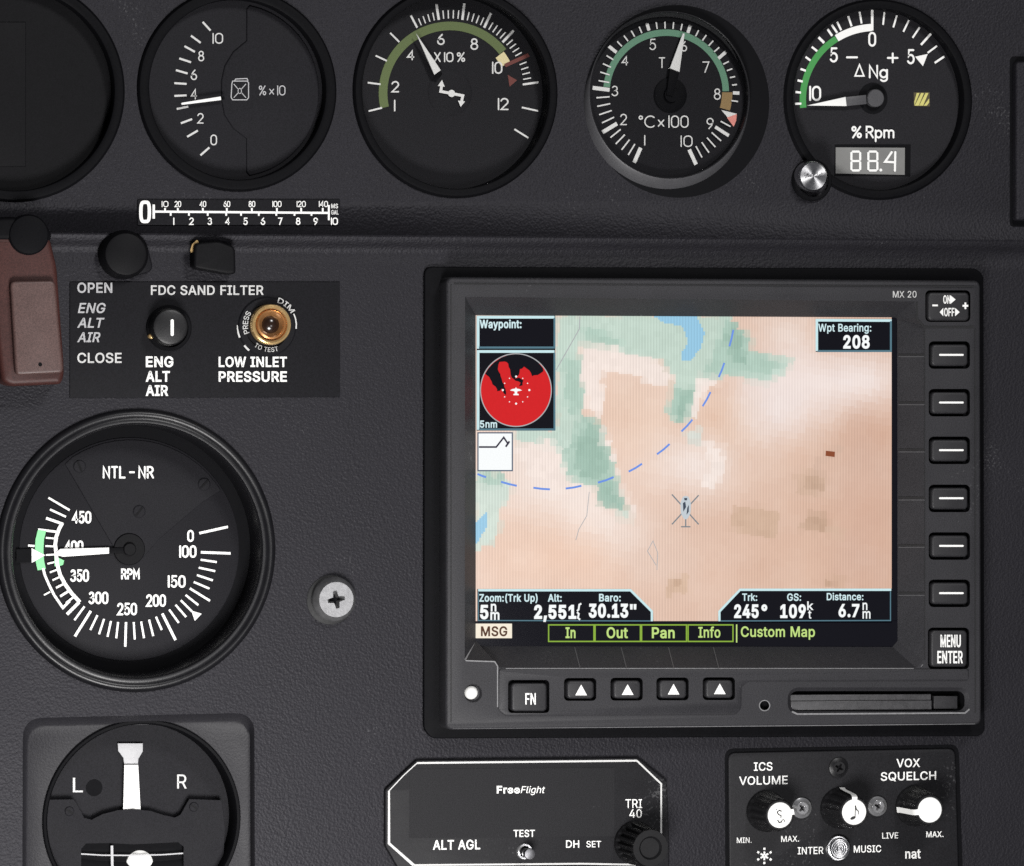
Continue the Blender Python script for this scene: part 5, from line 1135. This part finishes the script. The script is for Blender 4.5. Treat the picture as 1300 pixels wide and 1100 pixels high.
N = mm_.node_tree.nodes; L = mm_.node_tree.links; b = N['Principled BSDF']; b.inputs['Base Color'].default_value = (.01, .01, .01, 1); b.inputs['Roughness'].default_value = .35
at = N.new('ShaderNodeAttribute'); at.attribute_name = 'map_colour'
tc = N.new('ShaderNodeTexCoord'); wv = N.new('ShaderNodeTexWave'); wv.wave_type = 'BANDS'; wv.bands_direction = 'X'; wv.inputs['Scale'].default_value = 1 / (3.9 * S) / 20 * 2 * math.pi; wv.inputs['Distortion'].default_value = 0.0
L.new(tc.outputs['Object'], wv.inputs['Vector'])
nz = N.new('ShaderNodeTexNoise'); nz.inputs['Scale'].default_value = 45; L.new(tc.outputs['Object'], nz.inputs['Vector'])
m1 = N.new('ShaderNodeMath'); m1.operation = 'MULTIPLY'; L.new(wv.outputs['Fac'], m1.inputs[0]); L.new(nz.outputs['Fac'], m1.inputs[1])
mr = N.new('ShaderNodeMapRange'); mr.inputs['From Min'].default_value = 0; mr.inputs['From Max'].default_value = .7; mr.inputs['To Min'].default_value = 1.03; mr.inputs['To Max'].default_value = .84; L.new(m1.outputs[0], mr.inputs['Value'])
mx = N.new('ShaderNodeMix'); mx.data_type = 'RGBA'; mx.blend_type = 'MULTIPLY'; mx.inputs['Factor'].default_value = 1; L.new(at.outputs['Color'], mx.inputs['A']); L.new(mr.outputs['Result'], mx.inputs['B'])
L.new(mx.outputs['Result'], b.inputs['Emission Color']); b.inputs['Emission Strength'].default_value = 1.0
me.materials.append(mm_)
mo = bpy.data.objects.new('moving_map', me); COL.objects.link(mo); mo.parent = scr; BASE[mo.name] = BASE[scr.name]
h1 = HS + 1.0; h2 = HS + 1.6; h3 = HS + 2.2; h4 = HS + 2.8
# map drawings
m = MB()
for a, b in (((931, 419), (926, 440)), ((919.5, 461), (912.5, 479)), ((902, 498), (892, 516)), ((879, 533), (865, 548)), ((850, 564), (834, 577)), ((815, 589), (798, 599)), ((779, 606), (759, 613)), ((738, 617), (718, 620.5)), ((698, 621.5), (677, 619.5)), ((656, 617), (636, 612)), ((617, 606), (606, 602))):
    pline(m, [a, ((a[0] + b[0]) / 2 + .3, (a[1] + b[1]) / 2 + .4), b], 2.5, h1)
m.build('range_arc', E_BLUE, scr)
for ln, w_ in (([(736, 402), (735.5, 418), (706, 470)], 1.2), ([(748, 625), (745, 655), (735, 672), (731, 686)], .9), ([(834, 724), (835, 702), (829, 687), (822, 700), (833, 718)], .9)):
    m = MB(); pline(m, ln, w_, h1); m.build('map_line', E_LGREY, scr)
m = MB()
for a, b in (((853, 628), (887, 666)), ((887, 629), (853, 666))): pline(m, [a, b], 1.7, h1)
pline(m, [(870.5, 655), (870.5, 669)], 1.8, h1); pline(m, [(864.5, 669), (876.5, 669)], 1.6, h1)
m.build('aircraft_rotor', E_GREY, scr)
m = MB(); m.flat([UL(rpoly([(867, 630), (874, 630), (877.2, 639), (876.6, 652), (872.6, 659.5), (868.4, 659.5), (864.4, 652), (863.8, 639)], 3), h1 + .6)]); sym = m.build('aircraft_symbol', emit('screen_steel', srgb(198, 207, 213)), scr)
m = MB(); m.flat([UL([(867, 639), (870, 637), (871, 644), (867.5, 650)], h1 + .9)]); m.flat([UL([(872.5, 645), (874.6, 641), (874.4, 650), (871.5, 654)], h1 + .9)]); m.flat([UL([(868.5, 632.5), (872.5, 632.5), (872, 635.5), (869, 635.5)], h1 + .9)]); m.build('aircraft_windows', emit('screen_dark_steel', srgb(66, 76, 90)), sym)
MB().flat([UL([(1048.5, 572.5), (1060, 573.8), (1059.6, 580.5), (1048, 579)], h1)]).build('map_block', emit('screen_rust', srgb(140, 76, 48)), scr)
# readout boxes
def box(poly, border, fillm=E_BLACK, label=None, name='readout_box', bw=2.6):
    m = MB(); m.flat([UL(poly, h2)]); o = m.build(name, fillm, scr)
    return o
def rect(x0, y0, x1, y1): return [(x0, y0), (x1, y0), (x1, y1), (x0, y1)]
wp = box(rect(605, 401, 705, 443.5), None); rd_ = box(rect(605, 443.5, 705, 547), None); wb_ = box(rect(1035.5, 405, 1132.5, 447), None)
bl = box([(606, 748), (801, 748), (829, 776), (829.5, 791), (606, 789.5)], None); brx = box([(911.5, 791), (912, 776), (939, 747.5), (1132, 747.5), (1132, 791)], None)
bar = box(rect(604, 788.8, 1139.5, 820.5), None, name='menu_bar')
for par, hi, lo in ((wp, [(607, 443), (607, 403), (704, 403)], [(704, 404), (704, 441.5), (608, 441.5)]), (rd_, [(607, 546), (607, 446.5), (704, 446.5)], [(704, 448), (704, 545.5), (608, 545.5)]), (wb_, [(1037, 446), (1037, 406.8), (1132, 407.2)], [(1131, 408), (1131, 446), (1038, 446)])):
    m = MB(); pline(m, hi, 3.4, h3); m.build('box_border', E_CYAN, par)
    m = MB(); pline(m, lo, 2.6, h3 + .3); m.build('box_edge', E_TEAL, par)
m = MB(); pline(m, [(607, 749.6), (800.5, 749.6), (827.6, 776.5), (827.6, 789)], 3.0, h3); m.build('box_border', E_CYAN, bl)
m = MB(); pline(m, [(607.2, 752), (607.2, 788), (826, 788.6)], 1.5, h3 + .3); m.build('box_edge', E_TEAL, bl)
m = MB(); pline(m, [(913.3, 789), (913.3, 776.6), (939.5, 749), (1131.5, 749)], 3.0, h3); m.build('box_border', E_CYAN, brx)
m = MB(); pline(m, [(1130.5, 751), (1130.5, 788), (915, 788.6)], 1.5, h3 + .3); m.build('box_edge', E_TEAL, brx)
def words2(par, rows, mt=None):
    m = MB()
    for s, x0_, x1_, b_, cap, bold in rows: text(m, s, x0_, x1_, b_, cap, h4, bold=bold)
    return m.build('readout_text', mt or E_WHITE, par)
E_PALE = emit('screen_pale_cyan', srgb(214, 240, 244))
words2(wp, [('Waypoint:', 609, 662, 416.5, 9.8, 26)], E_PALE); words2(wb_, [('Wpt Bearing:', 1038.8, 1106, 421, 9.4, 16)], E_PALE)
words2(wb_, [('208', 1070.5, 1104, 442, 15.4, 34)])
words2(bl, [('Zoom:(Trk Up)', 608.5, 682.5, 763.8, 9, 24), ('Alt:', 695.5, 713, 763.8, 9, 24), ('Baro:', 760.5, 788, 763.5, 9, 24)], E_PALE)
words2(bl, [('5', 609.5, 620, 785.5, 16.4, 34), ('n', 623, 630, 776.2, 12, 22), ('m', 622.5, 634, 786.8, 12, 22), ('2,551', 678, 731.5, 785, 15.8, 40), ('30.13', 747.5, 797.5, 783.5, 15.8, 40), ('"', 799.5, 808, 783.5, 15.8, 14)])
m = MB(); pline(m, [(738, 766.5), (735.4, 768), (734.6, 774), (732.6, 776)], 2.3, h4); pline(m, [(732.6, 777.4), (734.8, 779.6), (733.6, 784.6), (736.4, 787)], 2.3, h4); m.build('unit_mark', E_WHITE, bl)
words2(brx, [('Trk:', 942.2, 961.2, 762.8, 8.8, 20), ('GS:', 999.2, 1017, 762.8, 8.8, 20), ('Distance:', 1050, 1096, 762, 8.6, 20)], E_PALE)
words2(brx, [('245', 932, 963, 784, 15.6, 36), ('°', 966.5, 974, 784, 15.6, 30), ('109', 990.5, 1023, 784, 15.6, 36), ('k', 1026, 1032.5, 774.5, 10.5, 12), ('t', 1026, 1030, 785.3, 10.5, 14), ('6.7', 1064.5, 1091, 783, 15.2, 32), ('n', 1095, 1101, 774.6, 12, 12), ('m', 1095, 1105, 785.4, 12, 12)])
m = MB(); m.flat([UL(rect(602.8, 792, 650, 810.5), h3)]); msg = m.build('message_flag', E_CREAM, bar)
m = MB(); text(m, 'MSG', 610.5, 644, 807.5, 11.6, h4, bold=24); m.build('readout_text', E_BROWN, msg)
m = MB()
for x0_, x1_ in ((696.5, 754), (755.5, 813), (814.5, 871.5), (873.5, 930.5)): pline(m, rect(x0_, 793.6, x1_, 814.6), 1.7, h3, closed=True)
m.build('soft_key_frames', E_LIMEB, bar)
words2(bar, [('In', 718, 730.5, 810, 13, 22), ('Out', 770, 797, 810, 13, 22), ('Pan', 827.5, 856.5, 810, 13, 22), ('Info', 886.5, 914.5, 809.5, 13, 16), ('Custom Map', 940.5, 1034.5, 808.5, 12.6, 16)], E_LIME)
m = MB(); pline(m, [(935.2, 793), (935.2, 816)], 1.8, h3); m.build('divider', E_LIME, bar)
# terrain radar
m = MB(); rc_ = (655, 495.5); m.flat([[U(rc_[0] + 44.6 * math.cos(a * math.pi / 36), rc_[1] + 45.8 * math.sin(a * math.pi / 36), h3) for a in range(72)]]); rad = m.build('terrain_disc', E_RED, rd_)
zz = Z(530, 330, 300 / 1300)
rr_ = random.Random(5)
def jag(pts, amp=.7):
    o = []
    for a, b in zip(pts, pts[1:]):
        n = max(1, int(math.hypot(b[0] - a[0], b[1] - a[1]) / 3))
        for k in range(n):
            f = k / n; o.append((a[0] + (b[0] - a[0]) * f + rr_.uniform(-amp, amp), a[1] + (b[1] - a[1]) * f + rr_.uniform(-amp, amp)))
    return o
top = [(372, 628), (388, 600), (420, 566), (462, 538), (500, 524), (542, 519), (590, 524), (630, 540), (664, 564), (690, 596)]
lo = [(692, 612), (660, 632), (628, 640), (615, 610), (590, 590), (562, 604), (558, 634), (540, 652), (560, 650), (580, 662), (578, 690), (560, 694), (566, 674), (540, 668), (520, 648), (512, 618), (498, 575), (478, 558), (452, 562), (444, 600), (458, 640), (470, 672), (486, 710), (488, 742), (474, 736), (466, 710), (440, 726), (430, 700), (412, 684), (404, 656), (390, 634)]
m = MB(); m.flat([UL([zz(*p) for p in top] + jag([zz(*p) for p in lo]), h3 + .3)]); m.build('clear_sector', E_BLACK, rad)
m = MB(); m.stroke([U(rc_[0] + 45 * math.cos(a * math.pi / 36), rc_[1] + 46.2 * math.sin(a * math.pi / 36), h3 + .8) for a in range(72)], 1.3, None, closed=True); m.build('disc_outline', E_LGREY, rad)
m = MB()
for k in range(12):
    a = k * math.pi / 6; m.flat([[(x, y, h3 + .8) for x, y in circ(U(rc_[0] + 16.8 * math.cos(a), rc_[1] + 17.2 * math.sin(a), h3)[:2], 1.4 if k % 3 == 0 else .8, 8)]])
m.flat([UL([(647.5, 496), (650, 494.3), (654, 493.6), (655, 491.8), (656, 493.6), (660, 494.3), (662.7, 496), (657, 497), (656.2, 499.6), (658.5, 500.6), (658.5, 502), (651.8, 502), (651.8, 500.6), (653.8, 499.6), (653, 497)], h3 + .9)])
m.build('own_ship_symbol', E_WHITE, rad)
words2(rd_, [('5nm', 609.2, 631, 543, 8.6, 22)], E_PALE)
wd = box(rect(606.5, 549.5, 651, 598.5), None, E_WHITE, name='profile_box')
m = MB(); pline(m, rect(606.8, 549.8, 650.4, 597.8), 1.6, h3, closed=True); m.build('box_edge', emit('screen_slate', srgb(82, 98, 118)), wd)
m = MB(); pline(m, [(608, 567.8), (630, 567.8), (639.5, 555.6), (645.5, 564.5)], 2.2, h4); pline(m, [(646.8, 560.5), (642, 567.5)], 2.4, h4 + .2); m.build('profile_line', emit('screen_ink', srgb(48, 44, 62)), wd)

# ------------------------------------------------------------------ radar altimeter faceplate
t = thing('radar_altimeter', 'black faceplate with cut corners and white border line, lettered ALT AGL and TEST', 'altimeter', (665, 1040, 0))
z = Z(480, 930, 0.3); hf = 8.0
fp_ = [z(163, 118), z(1100, 108), z(1222, 205), z(1232, 420), z(1232, 640), z(1140, 680), z(150, 690), z(30, 480), z(30, 243)]
m = MB(); m.prism([(p[0], p[1]) for p in UL(rpoly(fp_, 3), hf)], -1, hf, 2); fpo = m.build('faceplate', M_PLATE, t)
m = MB(); h = hf + .6
pline(m, [z(165, 130), z(1095, 120)], 2.4, h); pline(m, [z(1095, 120), z(1198, 218), z(1198, 470)], 2.2, h); pline(m, [z(165, 130), z(108, 182), z(46, 248)], 1.3, h); pline(m, [z(46, 248), z(46, 470), z(150, 562)], 2.5, h, w2=3.6); pline(m, [z(150, 562), z(860, 556), z(1090, 560)], 2.2, h)
m.build('border_line', M_OFFWHITE, fpo)
m = MB(); m.flat([UL([z(132, 155), z(1000, 150), z(1000, 440), z(132, 448)], h - .2)]); m.build('display_window', M_PLATE, fpo)
m = MB(); text(m, 'Free', z(502, 0)[0], z(600, 0)[0], z(0, 257)[1], 8.6, h + .3, bold=30); text(m, 'Flight', z(603, 0)[0], z(702, 0)[0], z(0, 257)[1], 8.6, h + .3, bold=6, italic=.24)
text(m, 'ALT AGL', z(232, 0)[0], z(432, 0)[0], z(0, 496)[1], 11.6, h + .3, bold=16, slope=-.01); text(m, 'TEST', z(573, 0)[0], z(663, 0)[0], z(0, 442)[1], 8.6, h + .3, bold=14)
text(m, 'DH', z(797, 0)[0], z(851, 0)[0], z(0, 488)[1], 9.2, h + .3, bold=10); text(m, 'SET', z(881, 0)[0], z(943, 0)[0], z(0, 486)[1], 7.8, h + .3, bold=10)
text(m, 'TRI', z(1046, 0)[0], z(1117, 0)[0], z(0, 320)[1], 11, h + .3, bold=4); text(m, '40', z(1063, 0)[0], z(1116, 0)[0], z(0, 361)[1], 10.6, h + .3, bold=8)
m.build('lettering', M_WHITE, fpo)
m = MB(); m.lathe(U(*z(622, 505), hf + 4)[:2], [(10.5, hf), (10.5, hf + 3), (9.5, hf + 4.5), (7.5, hf + 4.5), (6.5, hf + 2)], 40); ts = m.build('switch_collar', M_CHROME, t)
m = MB(); a = U(*z(622, 508), hf + 3); b = U(*z(642, 515), hf + 26); m.lathe(a[:2], [(5.5, hf + 2), (6.2, hf + 14), (7.6, hf + 24), (6.6, hf + 27), (0, hf + 28)], 32, c2=b[:2]); m.build('switch_lever', M_DSTEEL, ts)
# fluted knob
def fluted(c, prof, n, depth, duty=.5, steps=4):
    """Rings whose radius is notched into n flutes; prof is (radius, height, flute share)."""
    m = MB(); N_ = n * steps * 2; prev = None
    for r, h_, fs_ in prof:
        ring = []
        for k in range(N_):
            a = 2 * math.pi * k / N_; w_ = math.cos(a * n); w_ = max(-1, min(1, w_ * 2.2))
            rr = r - depth * fs_ * (0.5 - 0.5 * w_); ring.append((c[0] + rr * math.cos(a), c[1] + rr * math.sin(a), h_))
        ids = m.add(ring)
        if prev: m.bridge(prev, ids)
        prev = ids
    m.f.append(prev); return m
kc = U(826, 1077, 74)[:2]
m = fluted(kc, [(28, hf, 0), (28, hf + 6, 0), (27, hf + 8, .3), (26.5, hf + 10, 1), (25.2, 60, 1), (24.6, 70, .6), (23, 74, 0), (15, 74, 0), (13.5, 72, 0), (12.5, 70.5, 0)], 18, 3.4)
m.build('knob', mat('worn_black_rubber', (0.0065, 0.0064, 0.0072), 0.5, spec=0.2, vary=0.25, vscale=400, speck=0.2), t)

# ------------------------------------------------------------------ intercom panel
t = thing('intercom_panel', 'black panel with three white-capped knobs lettered ICS VOLUME and VOX SQUELCH', 'intercom panel', (1070, 1030, 0))
z = Z(910, 930, 0.24615); s_ = 0.24615; hf = 5.0; h = hf + .6
m = MB(); m.prism([(p[0], p[1]) for p in UL(rpoly([(924.5, 956), (1213, 950.5), (1218, 1120), (926, 1122)], 10, 5), hf)], -1, hf, 2.5); fpo = m.build('faceplate', M_PLATE, t)
m = MB(); m.flat([UL(rpoly([(920, 951), (1217, 945.5), (1223, 1130), (921, 1130)], 12, 5), .7)]); m.build('mounting_gap', M_BLACK, t)
m = MB()
for s, x0_, x1_, b_, cap, bold, sl in (('ICS', 191, 287, 198, 42, 10, -.02), ('VOLUME', 115, 365, 271, 42, 10, -.02), ('VOX', 927, 1047, 180, 42, 12, -.02), ('SQUELCH', 845, 1131, 249, 42, 12, -.02), ('MIN.', 103, 179, 571, 28, 4, -.02), ('MAX.', 332, 424, 565, 30, 4, -.02), ('INTER', 417, 549, 629, 36, 8, -.02), ('MUSIC', 706, 847, 620, 35, 10, -.02), ('LIVE', 853, 935, 548, 30, 6, -.02), ('MAX.', 1080, 1169, 541, 29, 12, -.02), ('nat', 972, 1051, 650, 46, 18, -.02)):
    text(m, s, z(x0_, 0)[0], z(x1_, 0)[0], z(0, b_)[1], cap * s_, h, bold=bold, slope=sl)
m.build('lettering', M_WHITE, fpo)
m = MB(); sc_ = z(245, 637)
for k in range(6):
    a = math.radians(30 + 60 * k); u_ = (math.cos(a), math.sin(a))
    pline(m, [(sc_[0] + u_[0] * .6, sc_[1] + u_[1] * .6), (sc_[0] + u_[0] * 5.6, sc_[1] + u_[1] * 5.6)], 2.4, h)
    a = math.radians(90 + 60 * k); u_ = (math.cos(a), math.sin(a))
    pline(m, [(sc_[0] + u_[0] * 7.6, sc_[1] + u_[1] * 7.6), (sc_[0] + u_[0] * 10.4, sc_[1] + u_[1] * 10.4)], 2.8, h)
m.build('brightness_symbol', M_WHITE, fpo)
def cap_knob(cx, cy, ang, label=None):
    top = 60.0; c_ = U(cx, cy, top)[:2]
    m = fluted(c_, [(26.5, hf, 0), (26.5, hf + 6, 0), (25.5, hf + 8, .5), (24.5, hf + 12, 1), (21.5, top - 6, 1), (20, top - 1.5, .3), (18.6, top, 0), (15, top, 0)], 16, 1.6)
    k_ = m.build('knob', M_KNOB, t, label)
    m = MB(); m.lathe(c_, [(16.4, top - 1), (16.4, top + .5), (15.6, top + 1.2), (0, top + 1.2)], 40); cp = m.build('knob_cap', M_WHITE, k_)
    # pointer line over the top edge and down the skirt
    ux, uy = math.cos(ang), math.sin(ang); vx, vy = -uy, ux; w_ = 3.6; m = MB(); prev = None
    for r, h_ in ((14, top + .5), (19.4, top + .6), (20.8, top - 1.5), (22.4, top - 6), (25.3, hf + 12), (27.3, hf + 7)):
        q = m.add([(c_[0] + ux * r + vx * w_, c_[1] + uy * r + vy * w_, h_), (c_[0] + ux * r - vx * w_, c_[1] + uy * r - vy * w_, h_)])
        if prev: m.f.append([prev[0], prev[1], q[1], q[0]])
        prev = q
    m.build('pointer_line', M_WHITE, k_)
    return cp, top
E_INK = mat('black_ink', (0.02, 0.02, 0.02), .6)
cp, top = cap_knob(*z(325, 427), math.radians(-12), 'left knob with a worn script mark on its white cap')
m = MB(); hh = top + 1.8
q = lambda *p: U(*z(*p), hh)
m.stroke([q(335, 408), q(322, 402), q(312, 412), q(318, 424), q(332, 430), q(330, 442)], 1.3, None); m.stroke([q(313, 452), q(322, 466), q(334, 462), q(338, 450)], 1.4, None); m.stroke([q(344, 446), q(350, 462)], 1.0, None); m.stroke([q(306, 400), q(312, 398)], .9, None)
m.build('cap_mark', E_INK, cp)
cp, top = cap_knob(*z(708, 411), math.radians(-88), 'middle knob with a music note on its white cap')
m = MB(); m.stroke([q(715, 378), q(713, 440)], 1.1, None); m.stroke([q(714, 378), q(720, 398), q(731, 408), q(730, 424)], 1.7, None, w2=.8)
e = [q(702 + 14 * math.cos(a) , 442 + 8 * math.sin(a) - 4 * math.cos(a)) for a in [k * math.pi / 8 for k in range(16)]]; m.flat([[(p[0], p[1], hh + .2) for p in e]]); m.build('music_note', E_INK, cp)
cp, top = cap_knob(*z(1098, 400), math.radians(172), 'right knob with a plain white cap')
cross_screw(t, *z(632, 183), hf, 13, 5, 8, M_KNOB, .5, (.45, .14))
cross_screw(t, *z(443, 392), hf, 13.5, 7, 8, M_CHROME, .9, (.42, .14))
cross_screw(t, *z(834, 383), hf, 13, 7, 8, M_CHROME, .5, (.45, .15))
m = MB(); bc = U(*z(633, 600), hf + 10)[:2]
m.lathe(bc, [(16.5, hf), (16.5, hf + 4), (15.5, hf + 6), (14, hf + 6), (13.4, hf + 9)] + sum([[(r, hf + 9.2), (r - .8, hf + 10.2), (r - 1.9, hf + 10.2), (r - 2.5, hf + 9)] for r in (13, 10.2, 7.4, 4.6)], []) + [(1.5, hf + 10), (0, hf + 10.2)], 56); m.build('push_button', M_TURNED, t)
